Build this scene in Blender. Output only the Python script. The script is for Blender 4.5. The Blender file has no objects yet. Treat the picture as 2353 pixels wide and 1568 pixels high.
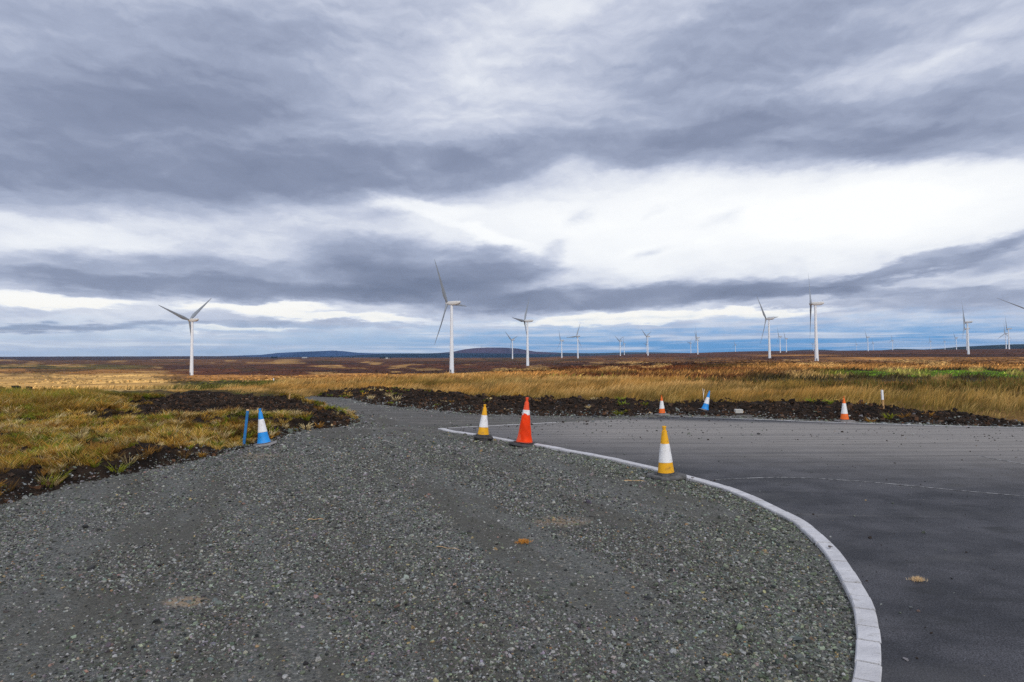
import bpy, math
import numpy as np
from mathutils import Vector, Matrix
R = math.radians
rng = np.random.default_rng(11)
sc = bpy.context.scene
COL = sc.collection

# ------------------------------------------------------------------ camera
W, H, F = 2353.0, 1568.0, 2353.0 * 24 / 36
CAMZ, PITCH, ROLL, SHIFT = 1.75, 0.045, 0.0052, 39.6
fw = np.array([0, math.cos(PITCH), math.sin(PITCH)])
up0 = np.array([0, -math.sin(PITCH), math.cos(PITCH)])
rt0 = np.array([1.0, 0, 0])
RT = rt0 * math.cos(ROLL) - up0 * math.sin(ROLL)
UP = up0 * math.cos(ROLL) + rt0 * math.sin(ROLL)
cd = bpy.data.cameras.new('camera')
cam = bpy.data.objects.new('camera', cd); COL.objects.link(cam)
cd.lens = 24; cd.sensor_width = 36; cd.clip_start = 0.1; cd.clip_end = 60000
cd.shift_y = -SHIFT / W
M = Matrix(((RT[0], UP[0], -fw[0], 0), (RT[1], UP[1], -fw[1], 0), (RT[2], UP[2], -fw[2], CAMZ), (0, 0, 0, 1)))
cam.matrix_world = M
sc.camera = cam


def ray(px, py):
    a = (px - W / 2) / F; b = (H / 2 - SHIFT - py) / F
    return fw + RT * a + UP * b


def at_z(px, py, z=0.0):
    r = ray(px, py); t = (z - CAMZ) / r[2]
    return np.array([r[0] * t, r[1] * t, z])


def at_y(px, py, Y):
    r = ray(px, py); t = Y / r[1]
    return np.array([r[0] * t, Y, CAMZ + r[2] * t])


def proj(x, y, z):
    v = np.stack([x, y, z - CAMZ], -1)
    d = v @ fw
    return W / 2 + F * (v @ RT) / d, H / 2 - SHIFT - F * (v @ UP) / d


# ------------------------------------------------------------------ numpy noise
def _h(ix, iy, s):
    n = (ix.astype(np.int64) * 374761393 + iy.astype(np.int64) * 668265263 + s * 1442695041) & 0x7fffffff
    n = ((n ^ (n >> 13)) * 1274126177) & 0x7fffffff
    n = ((n ^ (n >> 16)) * 60493) & 0x7fffffff
    return ((n ^ (n >> 11)) & 0xffff) / 65535.0


def vn(x, y, s=0):
    ix = np.floor(x); iy = np.floor(y); fx = x - ix; fy = y - iy
    fx = fx * fx * (3 - 2 * fx); fy = fy * fy * (3 - 2 * fy)
    a = _h(ix, iy, s); b = _h(ix + 1, iy, s); c = _h(ix, iy + 1, s); d = _h(ix + 1, iy + 1, s)
    return (a + (b - a) * fx) * (1 - fy) + (c + (d - c) * fx) * fy


def fbm(x, y, s=0, o=4):
    t = 0; a = .5; n = 0
    for k in range(o):
        t = t + a * vn(x * 2 ** k + 17.3 * k, y * 2 ** k - 9.1 * k, s + k); n += a; a *= .5
    return t / n          # 0..1


def ss(a, b, x):
    t = np.clip((x - a) / (b - a), 0, 1); return t * t * (3 - 2 * t)


# ------------------------------------------------------------------ helpers
def mesh_np(name, V, faces, mats, parent=None, col=None, fmat=None, smooth=False):
    V = np.ascontiguousarray(V, dtype=np.float32); faces = np.ascontiguousarray(faces, dtype=np.int32)
    me = bpy.data.meshes.new(name)
    me.vertices.add(len(V)); me.vertices.foreach_set('co', V.ravel())
    k = faces.shape[1]
    me.loops.add(faces.size); me.loops.foreach_set('vertex_index', faces.ravel())
    me.polygons.add(len(faces))
    me.polygons.foreach_set('loop_start', np.arange(0, faces.size, k, dtype=np.int32))
    me.polygons.foreach_set('loop_total', np.full(len(faces), k, dtype=np.int32))
    if fmat is not None: me.polygons.foreach_set('material_index', np.ascontiguousarray(fmat, dtype=np.int32))
    me.polygons.foreach_set('use_smooth', np.full(len(faces), smooth))
    if col is not None:
        at = me.color_attributes.new('Col', 'FLOAT_COLOR', 'POINT')
        c = np.ones((len(V), 4), dtype=np.float32); c[:, :col.shape[1]] = col
        at.data.foreach_set('color', c.ravel())
    me.update(); me.validate()
    for m in (mats if isinstance(mats, (list, tuple)) else [mats]): me.materials.append(m)
    o = bpy.data.objects.new(name, me); COL.objects.link(o)
    if parent: o.parent = parent
    return o


class MB:
    def __init__(s): s.v = []; s.f = []
    def box(s, c, d, rot=None, taper=1.0, bev=0.0):
        n = len(s.v); hx, hy, hz = d[0] / 2, d[1] / 2, d[2] / 2
        b = bev
        if b <= 0:
            ring = [(-hx, -hy), (hx, -hy), (hx, hy), (-hx, hy)]
        else:
            ring = [(-hx + b, -hy), (hx - b, -hy), (hx, -hy + b), (hx, hy - b), (hx - b, hy), (-hx + b, hy), (-hx, hy - b), (-hx, -hy + b)]
        k = len(ring)
        lv = [(-hz, 1.0), (hz, taper)] if b <= 0 else [(-hz, .96), (-hz + b * .4, 1), (hz - b * .4, taper), (hz, taper * .95)]
        for z, q in lv:
            for x, y in ring:
                p = Vector((x * q, y * q, z))
                if rot is not None: p = rot @ p
                s.v.append(tuple(p + Vector(c)))
        for l in range(len(lv) - 1):
            for i in range(k):
                s.f.append([n + l * k + i, n + l * k + (i + 1) % k, n + (l + 1) * k + (i + 1) % k, n + (l + 1) * k + i])
        s.f.append([n + i for i in range(k)][::-1]); s.f.append([n + (len(lv) - 1) * k + i for i in range(k)])
        return s
    def lathe(s, prof, n=40, rip=None):
        b = len(s.v)
        for j, (r, z) in enumerate(prof):
            for i in range(n):
                a = 2 * math.pi * i / n
                rr, zz = (r, z) if rip is None else rip(r, z, a, j)
                s.v.append((rr * math.cos(a), rr * math.sin(a), zz))
        for j in range(len(prof) - 1):
            for i in range(n):
                i2 = (i + 1) % n
                s.f.append([b + j * n + i, b + j * n + i2, b + (j + 1) * n + i2, b + (j + 1) * n + i])
        s.f.append([b + i for i in range(n)][::-1])
        s.f.append([b + (len(prof) - 1) * n + i for i in range(n)])
        return s
    def tube(s, pts, r0, r1=None, n=8):
        r1 = r0 if r1 is None else r1; b = len(s.v); pts = [Vector(p) for p in pts]; m = len(pts)
        for j, p in enumerate(pts):
            d = (pts[min(j + 1, m - 1)] - pts[max(j - 1, 0)]).normalized()
            a = d.orthogonal().normalized(); c = d.cross(a); r = r0 + (r1 - r0) * j / (m - 1)
            for i in range(n):
                t = 2 * math.pi * i / n; s.v.append(tuple(p + (a * math.cos(t) + c * math.sin(t)) * r))
        for j in range(m - 1):
            for i in range(n):
                i2 = (i + 1) % n; s.f.append([b + j * n + i, b + j * n + i2, b + (j + 1) * n + i2, b + (j + 1) * n + i])
        s.f.append([b + i for i in range(n)][::-1]); s.f.append([b + (m - 1) * n + i for i in range(n)])
        return s
    def build(s, name, mat, parent=None, smooth=False, angle=40):
        me = bpy.data.meshes.new(name); me.from_pydata(s.v, [], s.f); me.update()
        me.materials.append(mat)
        if smooth:
            me.polygons.foreach_set('use_smooth', [True] * len(me.polygons))
            try: me.set_sharp_from_angle(angle=R(angle))
            except Exception: pass
        o = bpy.data.objects.new(name, me); COL.objects.link(o)
        if parent: o.parent = parent
        return o


def tag(o, label=None, cat=None, group=None, kind=None):
    if label: o['label'] = label
    if cat: o['category'] = cat
    if group: o['group'] = group
    if kind: o['kind'] = kind
    return o


def empty(name, loc, rot=(0, 0, 0)):
    o = bpy.data.objects.new(name, None); COL.objects.link(o)
    o.location = loc; o.rotation_euler = rot; o.empty_display_size = .2
    return o


# ------------------------------------------------------------------ materials
class NT:
    def __init__(s, name):
        s.m = bpy.data.materials.new(name); s.m.use_nodes = True; s.t = s.m.node_tree; s.n = s.t.nodes
        s.b = s.n['Principled BSDF']; s.out = s.n['Material Output']
    def node(s, ty, ins=None, **kw):
        x = s.n.new(ty)
        for k, v in kw.items(): setattr(x, k, v)
        for k, v in (ins or {}).items(): s.put(x.inputs[k], v)
        return x
    def put(s, sock, v):
        if isinstance(v, bpy.types.NodeSocket): s.t.links.new(v, sock)
        elif isinstance(v, bpy.types.Node): s.t.links.new(v.outputs[0], sock)
        else: sock.default_value = v
    def noise(s, vec, scale, det=4, rough=.55, dist=0):
        return s.node('ShaderNodeTexNoise', {'Vector': vec, 'Scale': scale, 'Detail': det, 'Roughness': rough, 'Distortion': dist}).outputs['Fac']
    def math(s, op, a, b=0.0, clamp=False):
        x = s.node('ShaderNodeMath', {0: a, 1: b}, operation=op, use_clamp=clamp); return x.outputs[0]
    def vmath(s, op, a, b=(0, 0, 0)):
        x = s.node('ShaderNodeVectorMath', {0: a, 1: b}, operation=op); return x.outputs[0]
    def rng(s, v, a, b, c=0.0, d=1.0, smooth=True):
        x = s.node('ShaderNodeMapRange', {'Value': v, 'From Min': a, 'From Max': b, 'To Min': c, 'To Max': d})
        if smooth: x.interpolation_type = 'SMOOTHSTEP'
        return x.outputs['Result']
    def mix(s, f, a, b, mode='MIX'):
        x = s.node('ShaderNodeMix', data_type='RGBA', blend_type=mode)
        s.put(x.inputs[0], f); s.put(x.inputs[6], a if not isinstance(a, tuple) or len(a) == 4 else (*a, 1)); s.put(x.inputs[7], b if not isinstance(b, tuple) or len(b) == 4 else (*b, 1))
        return x.outputs[2]
    def bump(s, h, dist, strength=1.0):
        x = s.node('ShaderNodeBump', {'Height': h, 'Distance': dist, 'Strength': strength}); s.put(s.b.inputs['Normal'], x.outputs[0])
    def coord(s, which='Object'): return s.node('ShaderNodeTexCoord').outputs[which]
    def pos(s): return s.node('ShaderNodeNewGeometry').outputs['Position']
    def scale(s, v, sx, sy, sz, rz=0.0):
        return s.node('ShaderNodeMapping', {'Vector': v, 'Rotation': (0, 0, rz), 'Scale': (sx, sy, sz)}).outputs[0]


def simple(name, col, rough=.6, var=.12, sc_=6.0, dirt=None, bump=0.0, spec=.4):
    t = NT(name); p = t.coord()
    n = t.noise(p, sc_, 5)
    c = t.mix(t.rng(n, .3, .7), tuple(x * (1 - var) for x in col), tuple(min(1, x * (1 + var)) for x in col))
    if dirt:
        d = t.noise(p, sc_ * 1.7, 6, .65)
        c = t.mix(t.rng(d, .52, .72, 0, dirt[1]), c, dirt[0])
    t.put(t.b.inputs['Base Color'], c); t.b.inputs['Roughness'].default_value = rough
    t.b.inputs['Specular IOR Level'].default_value = spec
    if bump: t.bump(t.noise(p, sc_ * 12, 3), bump)
    return t.m


MT = {}
MT['tower'] = simple('turbine_paint', (.78, .81, .86), .5, .03, .08)
MT['blade'] = simple('backlit_blade', (.25, .28, .32), .45, .04, .1)  # white blades coloured dark grey: their backlit shade is in the colour
MT['nacelle'] = simple('nacelle_paint', (.62, .62, .62), .5, .05, .3)
MT['dark'] = simple('dark_metal', (.05, .07, .09), .5)
MT['rubber'] = simple('grey_recycled_rubber', (.095, .095, .098), .85, .3, 14, ((.22, .20, .17), .5), .002)
MT['rubber_dark'] = simple('dark_recycled_rubber', (.045, .045, .048), .85, .3, 14, ((.16, .14, .12), .4), .002)
MT['rubber_light'] = simple('pale_rubber', (.20, .19, .19), .85, .2, 14, ((.10, .09, .08), .5), .002)
MT['yellow'] = simple('yellow_plastic', (.80, .40, .006), .5, .06, 7, ((.26, .15, .04), .75), .004)
MT['orange'] = simple('orange_plastic', (.86, .15, .012), .5, .06, 7, ((.34, .12, .05), .7), .004)
MT['redorange'] = simple('red_orange_plastic', (.80, .075, .018), .5, .06, 7, ((.55, .20, .08), .4), .004)
MT['redsleeve'] = simple('red_reflective_sleeve', (.80, .045, .004), .6, .18, 5, ((.80, .18, .04), .75), .006, .15)
MT['blue'] = simple('blue_plastic', (.012, .27, .74), .5, .07, 7, ((.04, .14, .28), .7), .004)
MT['white'] = simple('white_sleeve', (.78, .78, .80), .45, .03, 7, ((.42, .38, .34), .6), .004)
MT['bluepaint'] = simple('blue_painted_wood', (.015, .15, .40), .7, .2, 12, ((.02, .07, .16), .6), .002)
MT['wood'] = simple('raw_timber', (.42, .25, .11), .8, .25, 20, ((.18, .10, .05), .6), .002)
MT['palewood'] = simple('pale_timber', (.62, .40, .20), .8, .2, 30)
MT['whitepaint'] = simple('white_painted_wood', (.80, .80, .82), .7, .05, 20, ((.5, .45, .4), .4))
MT['block'] = simple('pale_concrete', (.50, .49, .47), .9, .12, 14, ((.24, .22, .2), .6), .003)


def ground_rock(name, kind):
    t = NT(name); p = t.pos()
    if kind == 'gravel':
        vor = t.node('ShaderNodeTexVoronoi', {'Vector': p, 'Scale': 62.0, 'Randomness': 1.0})
        cellc = t.node('ShaderNodeSeparateColor', {'Color': vor.outputs['Color']})
        ramp = t.node('ShaderNodeValToRGB', {'Fac': cellc.outputs[0]})
        e = ramp.color_ramp.elements
        e[0].position = 0; e[0].color = (.035, .038, .040, 1); e[1].position = 1; e[1].color = (.30, .27, .22, 1)
        for pp, cc in ((.3, (.085, .095, .092, 1)), (.6, (.12, .13, .14, 1)), (.8, (.15, .165, .15, 1)), (.93, (.22, .22, .23, 1))):
            q = e.new(pp); q.color = cc
        big = t.noise(t.node('ShaderNodeMapping', {'Vector': t.node('ShaderNodeMapping', {'Vector': p, 'Rotation': (0, 0, R(-21))}).outputs[0], 'Scale': (1.3, .22, 1)}).outputs[0], 1.0, 6, .62)
        fines = t.rng(big, .40, .60)
        c = t.mix(t.rng(fines, 0, 1, .85, .30), ramp.outputs[0], (.054, .051, .040))
        sand = t.rng(t.noise(t.scale(p, .35, .8, 1), 1.3, 3, .5), .66, .76)
        c = t.mix(t.math('MULTIPLY', sand, .3), c, (.20, .16, .115))
        c = t.mix(t.rng(t.noise(p, 7, 4), .3, .7, .0, .35), c, (.045, .045, .042))
        sp_ = t.noise(p, 210, 3, .8); c = t.mix(t.rng(sp_, .38, .62), t.mix(1.0, c, (.45, .45, .45), 'MULTIPLY'), t.mix(1.0, c, (1.7, 1.65, 1.55), 'MULTIPLY'))
        yg = t.node('ShaderNodeSeparateXYZ', {'Vector': p}).outputs[1]
        trk = t.noise(t.scale(p, .12, 1.6, 0, R(14)), 1.3, 5, .6)
        c = t.mix(t.math('MULTIPLY', t.rng(yg, 13.5, 17), t.rng(trk, .35, .6, .35, .9)), c, t.mix(t.rng(trk, .5, .7), (.085, .078, .072), (.17, .155, .14)))
        # pale brown sandy stains where the photograph shows them
        for (qx, qy, w, hh, am) in ((430, 1384, 62, 15, .62), (1290, 1200, 75, 13, .45), (600, 1050, 60, 8, .35)):
            a = at_z(qx, qy); b = at_z(qx + w, qy); d = at_z(qx, qy - hh)
            v = t.node('ShaderNodeMapping', {'Vector': p, 'Location': (-a[0] / (b[0] - a[0]), -a[1] / abs(d[1] - a[1]), 0), 'Scale': (1 / (b[0] - a[0]), 1 / abs(d[1] - a[1]), 0)}).outputs[0]
            ln = t.node('ShaderNodeVectorMath', {0: v}, operation='LENGTH').outputs['Value']
            ln = t.math('ADD', ln, t.rng(t.noise(p, 9, 4), 0, 1, -.5, .5, False))
            c = t.mix(t.rng(ln, .4, 1.1, am, 0), c, (.36, .25, .15))
        t.put(t.b.inputs['Base Color'], c)
        hgt = t.math('ADD', t.math('MULTIPLY', vor.outputs['Distance'], -1.0), t.noise(p, 25, 5))
        t.bump(hgt, .012, .8)
        t.b.inputs['Roughness'].default_value = .85
    elif kind == 'peat':
        n = t.noise(p, 3.2, 6, .65); n2 = t.noise(p, 17, 5, .7)
        c = t.mix(t.rng(n, .35, .68), (.010, .007, .0055), (.040, .024, .015))
        c = t.mix(t.rng(n2, .62, .74, 0, .55), c, (.085, .05, .03))
        c = t.mix(t.rng(t.noise(p, 42, 2), .72, .78, 0, .7), c, (.22, .2, .18))
        t.put(t.b.inputs['Base Color'], c); t.bump(t.math('ADD', n2, t.noise(p, 5, 6, .7)), .09, 1.0)
        t.b.inputs['Roughness'].default_value = .95; t.b.inputs['Specular IOR Level'].default_value = .15
    elif kind == 'turf':
        a = t.node('ShaderNodeAttribute', attribute_name='Col')
        n = t.noise(p, 9, 6, .7)
        c = t.mix(t.rng(n, .3, .72), t.mix(1.0, a.outputs[0], (.35, .35, .35), 'MULTIPLY'), a.outputs[0])
        t.put(t.b.inputs['Base Color'], c); t.bump(n, .08, 1.0); t.b.inputs['Roughness'].default_value = .95
        t.b.inputs['Specular IOR Level'].default_value = .15
    elif kind == 'moor':
        a = t.node('ShaderNodeAttribute', attribute_name='Col')
        n1 = t.noise(t.scale(p, .010, .0045, 0), 1.0, 7, .62)
        n2 = t.noise(t.scale(p, .22, .12, 0), 1.0, 6, .7)
        c = t.mix(t.rng(n1, .34, .68), t.mix(1.0, a.outputs[0], (.50, .46, .46), 'MULTIPLY'), t.mix(1.0, a.outputs[0], (1.5, 1.42, 1.25), 'MULTIPLY'))
        n3 = t.noise(t.scale(p, .045, .018, 0), 1.0, 6, .65)
        c = t.mix(t.rng(n3, .36, .66), t.mix(1.0, c, (.55, .5, .48), 'MULTIPLY'), t.mix(1.0, c, (1.35, 1.32, 1.25), 'MULTIPLY'))
        c = t.mix(t.rng(n2, .35, .7), t.mix(1.0, c, (.6, .6, .6), 'MULTIPLY'), t.mix(1.0, c, (1.25, 1.22, 1.15), 'MULTIPLY'))
        t.put(t.b.inputs['Base Color'], c); t.b.inputs['Roughness'].default_value = .97
        t.b.inputs['Specular IOR Level'].default_value = .1
    elif kind == 'hill':
        a = t.node('ShaderNodeAttribute', attribute_name='Col')
        n1 = t.noise(t.scale(p, .0016, .0007, .006), 1.0, 7, .62)
        c = t.mix(t.rng(n1, .35, .65), t.mix(1.0, a.outputs[0], (.6, .6, .6), 'MULTIPLY'), t.mix(1.0, a.outputs[0], (1.3, 1.2, 1.1), 'MULTIPLY'))
        t.put(t.b.inputs['Base Color'], c); t.b.inputs['Roughness'].default_value = .97
        t.b.inputs['Specular IOR Level'].default_value = .1
    return t.m


MT['gravel'] = ground_rock('gravel_ground', 'gravel')
MT['peat'] = ground_rock('peat_soil', 'peat')
MT['turf'] = ground_rock('turf_ground', 'turf')
MT['moor'] = ground_rock('moorland', 'moor')
MT['hill'] = ground_rock('hazed_hill_cover', 'hill')


def attr_mat(name, rough=.85, trans=0.0, nscale=None):
    t = NT(name); a = t.node('ShaderNodeAttribute', attribute_name='Col')
    c = a.outputs[0]
    if nscale:
        c = t.mix(t.rng(t.noise(t.pos(), nscale, 4, .6), .3, .7), t.mix(1.0, c, (.7, .7, .7), 'MULTIPLY'), t.mix(1.0, c, (1.2, 1.2, 1.2), 'MULTIPLY'))
    t.put(t.b.inputs['Base Color'], c); t.b.inputs['Roughness'].default_value = rough
    t.b.inputs['Specular IOR Level'].default_value = .25
    if trans:
        tr = t.node('ShaderNodeBsdfTranslucent', {'Color': c})
        mx = t.node('ShaderNodeMixShader', {0: trans, 1: t.b.outputs[0], 2: tr.outputs[0]})
        t.put(t.out.inputs['Surface'], mx.outputs[0])
    return t.m


MT['stone'] = attr_mat('crushed_stone', .8, 0, 90)
MT['blades'] = attr_mat('grass_blades', .8, .25)
MT['clod'] = attr_mat('peat_clod', .95, 0, 25)

# asphalt
t = NT('asphalt'); p = t.pos()
sp = t.node('ShaderNodeSeparateXYZ', {'Vector': p})
yy = t.math('ADD', sp.outputs[1], t.math('MULTIPLY', sp.outputs[0], .30))
wob = t.noise(t.scale(p, .06, .5, 0, R(-16)), 1.0, 5, .6)
yy2 = t.math('ADD', yy, t.rng(wob, 0, 1, -1.6, 1.6, False))
dust = t.math('MULTIPLY', t.rng(yy2, 9.8, 16.4), t.rng(yy, 19.7, 18.7))
xg = t.rng(sp.outputs[0], -1.5, 2.5, .35, 1.0)
streak = t.noise(t.scale(p, .10, 5.0, 0, R(-16.7)), 1.0, 6, .6)
dust = t.math('MULTIPLY', t.math('MULTIPLY', dust, xg), t.rng(streak, .3, .66, .55, .95))
mot = t.noise(p, 1.4, 6, .6)
base = t.mix(t.rng(mot, .34, .68), (.026, .027, .033), (.060, .060, .069))
fine = t.noise(p, 95, 3, .7)
base = t.mix(t.rng(fine, .35, .72), t.mix(1.0, base, (.45, .45, .45), 'MULTIPLY'), t.mix(1.0, base, (2.0, 2.0, 2.0), 'MULTIPLY'))
stain = t.noise(t.scale(p, .9, 2.2, 0, R(20)), 1.2, 4, .5)
base = t.mix(t.rng(stain, .60, .72, 0, .65), base, (.013, .014, .015))
lt = t.noise(t.scale(p, .4, .9, 0, R(-12)), 1.0, 5, .6)
base = t.mix(t.rng(lt, .52, .72, 0, .4), base, (.095, .093, .095))
dc = t.mix(t.rng(fine, .3, .7), (.235, .215, .20), (.35, .325, .30))
c = t.mix(t.math('MULTIPLY', dust, .88), base, dc)
# tyre arcs: rings about a far turning centre
ctr = t.vmath('SUBTRACT', p, (6.5, 34.0, 0)); rl = t.node('ShaderNodeVectorMath', {0: t.vmath('MULTIPLY', ctr, (1, 1, 0))}, operation='LENGTH').outputs['Value']
arc = t.noise(t.node('ShaderNodeCombineXYZ', {0: rl, 1: 0.0, 2: 0.0}).outputs[0], 2.6, 5, .7)
arcm = t.math('MULTIPLY', t.rng(arc, .54, .66), t.rng(t.noise(p, .35, 3), .45, .6))
c = t.mix(t.math('MULTIPLY', arcm, .4), c, (.115, .11, .108))
arcd = t.math('MULTIPLY', t.rng(arc, .45, .36), t.rng(t.noise(p, .45, 3), .58, .42))
c = t.mix(t.math('MULTIPLY', arcd, .5), c, (.018, .018, .02))
vor = t.node('ShaderNodeTexVoronoi', {'Vector': p, 'Scale': 7.0})
speck = t.rng(vor.outputs['Distance'], .035, .05, 1, 0)
vc = t.node('ShaderNodeSeparateColor', {'Color': vor.outputs['Color']})
speck = t.math('MULTIPLY', speck, t.rng(vc.outputs[0], .55, .6))
c = t.mix(speck, c, t.mix(vc.outputs[1], (.30, .27, .2), (.03, .02, .015)))
t.put(t.b.inputs['Base Color'], c); t.bump(t.math('ADD', fine, t.noise(p, 2.0, 4)), .006, .7)
t.b.inputs['Roughness'].default_value = .78; t.b.inputs['Specular IOR Level'].default_value = .3
MT['asphalt'] = t.m
# kerb
t = NT('kerb_concrete'); p = t.pos()
isl = t.node('ShaderNodeNewGeometry').outputs['Random Per Island']
c = t.mix(t.rng(t.noise(p, 5, 5), .3, .7), (.44, .44, .47), (.58, .58, .61))
c = t.mix(t.rng(isl, 0, 1, 0, .35), c, (.42, .41, .42))
c = t.mix(t.rng(t.noise(p, 11, 7, .7), .52, .68, 0, .6), c, (.30, .29, .28))
c = t.mix(t.rng(t.noise(p, 45, 4, .7), .66, .74, 0, .7), c, (.10, .095, .09))
t.put(t.b.inputs['Base Color'], c); t.b.inputs['Roughness'].default_value = .9; t.bump(t.math('ADD', t.noise(p, 60, 4), t.noise(p, 13, 4)), .006)
MT['kerb'] = t.m
t = NT('faded_line'); p = t.pos()
c = t.mix(t.rng(t.noise(p, 14, 5, .7), .42, .6), (.09, .09, .095), (.36, .36, .37))
t.put(t.b.inputs['Base Color'], c); t.b.inputs['Roughness'].default_value = .85
MT['line'] = t.m

# ------------------------------------------------------------------ ground plan
def line_z(pts, z=0.0): return np.array([at_z(x, y, z)[:2] for x, y in pts])


verge_px = [(-500, 1290), (-120, 1200), (0, 1165), (70, 1142), (150, 1120), (230, 1106), (300, 1093), (370, 1082), (430, 1068), (500, 1052), (560, 1036), (600, 1024),
            (640, 1010), (690, 996), (740, 989), (790, 986), (830, 980), (842, 970), (815, 958), (780, 948), (745, 937), (715, 927), (680, 918), (650, 913), (600, 909.5), (560, 908.5)]
VL = line_z(verge_px)
VERGE = np.vstack([VL, [[-60, VL[-1][1] + 6], [-60, 2]]])
bank_px = [(560, 905), (650, 909), (720, 911.5), (800, 917), (860, 930), (930, 937), (1010, 945), (1090, 951), (1160, 954), (1300, 956.5), (1440, 957), (1537, 953.5), (1620, 956.5), (1780, 962.5), (1838, 965), (1922, 968),
           (2050, 972), (2183, 976), (2353, 980), (2600, 988)]
BL = line_z(bank_px)
BL = np.vstack([[[-60, BL[0][1] + 8]], BL, [[60, BL[-1][1] - 8]]])
top_px = [(650, 905), (700, 898), (760, 890), (860, 888), (960, 893), (1100, 903), (1250, 912), (1420, 916), (1560, 918), (1700, 919), (1850, 917), (1900, 920), (2000, 927), (2110, 932), (2200, 935), (2353, 947), (2600, 960)]
TL = line_z(top_px, .3)
TL = np.vstack([[[BL[1][0] - 6, BL[1][1] + 3]], TL, [[60, TL[-1][1] - 7]]])
kerb_px = [(1012, 984.5), (1043, 991), (1097, 998.5), (1133, 1005), (1186, 1014), (1240, 1022), (1321, 1037), (1380, 1048), (1436, 1060), (1500, 1074.5), (1564, 1091), (1622, 1106), (1680, 1124), (1738, 1148), (1795, 1176),
           (1845, 1204), (1909, 1263), (1961, 1343), (1985, 1395), (1993, 1441), (1996, 1500), (1989, 1568), (1975, 1640), (1950, 1740), (1890, 1900), (1800, 2150)]
KL = line_z(kerb_px, .02)
far_px = [(1012, 984.5), (1050, 982), (1130, 978), (1284, 970), (1370, 966), (1440, 962), (1500, 958.5), (1537, 956), (1620, 959), (1780, 965), (1838, 967.5), (1922, 970.5), (2050, 974.5), (2183, 978.5), (2353, 982.5), (2600, 990)]
FL = line_z(far_px, .02)
FL = np.vstack([FL, [[60, FL[-1][1] - 8.5]]])


def catmull(P, step):
    P = np.vstack([2 * P[0] - P[1], P, 2 * P[-1] - P[-2]]); out = []
    for i in range(1, len(P) - 2):
        n = max(2, int(np.linalg.norm(P[i + 1] - P[i]) / step))
        for k in range(n):
            u = k / n; a, b, c, d = P[i - 1:i + 3]
            out.append(.5 * (2 * b + (c - a) * u + (2 * a - 5 * b + 4 * c - d) * u * u + (3 * b - a - 3 * c + d) * u ** 3))
    out.append(P[-2]); return np.array(out)


KS = catmull(KL, .06)
ROAD = np.vstack([KS, [[30, KS[-1][1]], [60, 0]], FL[::-1][:-1]])
mound_px = [(215, 972), (300, 960), (420, 955), (560, 952), (680, 957), (790, 966), (836, 970), (800, 952), (760, 938), (720, 927), (660, 913), (560, 906), (430, 904), (340, 916), (285, 926), (330, 942), (240, 958)]
MOUND = line_z(mound_px, .22)
mound2_px = [(395, 968), (470, 952), (600, 958), (700, 950), (560, 935), (470, 940)]


def inside(P, x, y):
    r = np.zeros(x.shape, bool); n = len(P)
    for i in range(n):
        x1, y1 = P[i]; x2, y2 = P[(i + 1) % n]
        if y1 == y2: continue
        c = (y1 > y) != (y2 > y)
        r ^= c & (x < (x2 - x1) * (y - y1) / (y2 - y1) + x1)
    return r


def dist(P, x, y, closed=False):
    d = np.full(x.shape, 1e9); n = len(P)
    for i in range(n if closed else n - 1):
        a = P[i]; b = P[(i + 1) % n]; ab = b - a; L = ab @ ab + 1e-12
        t_ = np.clip(((x - a[0]) * ab[0] + (y - a[1]) * ab[1]) / L, 0, 1)
        d = np.minimum(d, (x - a[0] - t_ * ab[0]) ** 2 + (y - a[1] - t_ * ab[1]) ** 2)
    return np.sqrt(d)


HEAPS = [(*at_z(862, 976)[:2], .75, .16), (*at_z(905, 990)[:2], .6, .08), (*at_z(820, 992)[:2], .5, .05), (*at_z(1060, 1014)[:2], .5, .03)]
TD = np.array([30, 45, 70, 150, 400, 650, 1000, 2000, 4000, 7000, 14000.])
TX = np.array([0, 440, 700, 1038, 1212, 1330, 1500, 1768, 1876, 2225, 2353.])
TE = np.array([
    [89, 85, 82, 76, 58, 48, 34, 14, 4, -1, -.5],
    [90, 85, 80, 72, 56, 49, 38, 16, 5, 0, 0],
    [91, 68, 61, 55, 48, 44, 34, 14, 6, 4, 4],
    [91, 61, 48, 46, 44.5, 43, 31, 13, 9, 7, 7],
    [91, 61, 42, 38, 33, 30, 25, 11, 8, 7, 7],
    [91, 61, 40, 33, 28, 25, 20, 9.5, 6, 4, 4],
    [91, 61, 39, 28, 23, 20, 16, 5, 0, 0, 0],
    [91, 61, 39, 25, 19, 17, 13.5, 3, -4, -5, -4],
    [91, 61, 39, 27, 23, 21, 16, 2, -4.5, -5, -4],
    [91, 61, 39, 27, 22, 18, 12, -5, -6, -6, -5],
    [91, 61, 39, 28, 23, 19, 13, -6, -7, -7, -6]])
LTD = np.log(TD)


def zfar(px, D):
    D = np.maximum(D, 30.0); px = np.clip(px, 0, 2353)
    fi = np.clip(np.interp(px, TX, np.arange(len(TX))), 0, len(TX) - 1.0001); i = fi.astype(int); fx = fi - i; fx = fx * fx * (3 - 2 * fx)
    fj = np.clip(np.interp(np.log(D), LTD, np.arange(len(TD))), 0, len(TD) - 1.0001); j = fj.astype(int); fy = fj - j
    e = (TE[i, j] * (1 - fy) + TE[i, j + 1] * fy) * (1 - fx) + (TE[i + 1, j] * (1 - fy) + TE[i + 1, j + 1] * fy) * fx
    return CAMZ - e * D / F


CLEAR = [(at_z(x_, y_, z_)[:2], z_, r_) for x_, y_, z_, r_ in ((1619, 943, .07, .33), (1521.5, 955, 0, .42), (1941, 971, 0, .42), (1697, 951, .06, .22), (2030.5, 950, .08, .12), (607, 1021, .01, .38), (560, 1025, .05, .12))]


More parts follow.
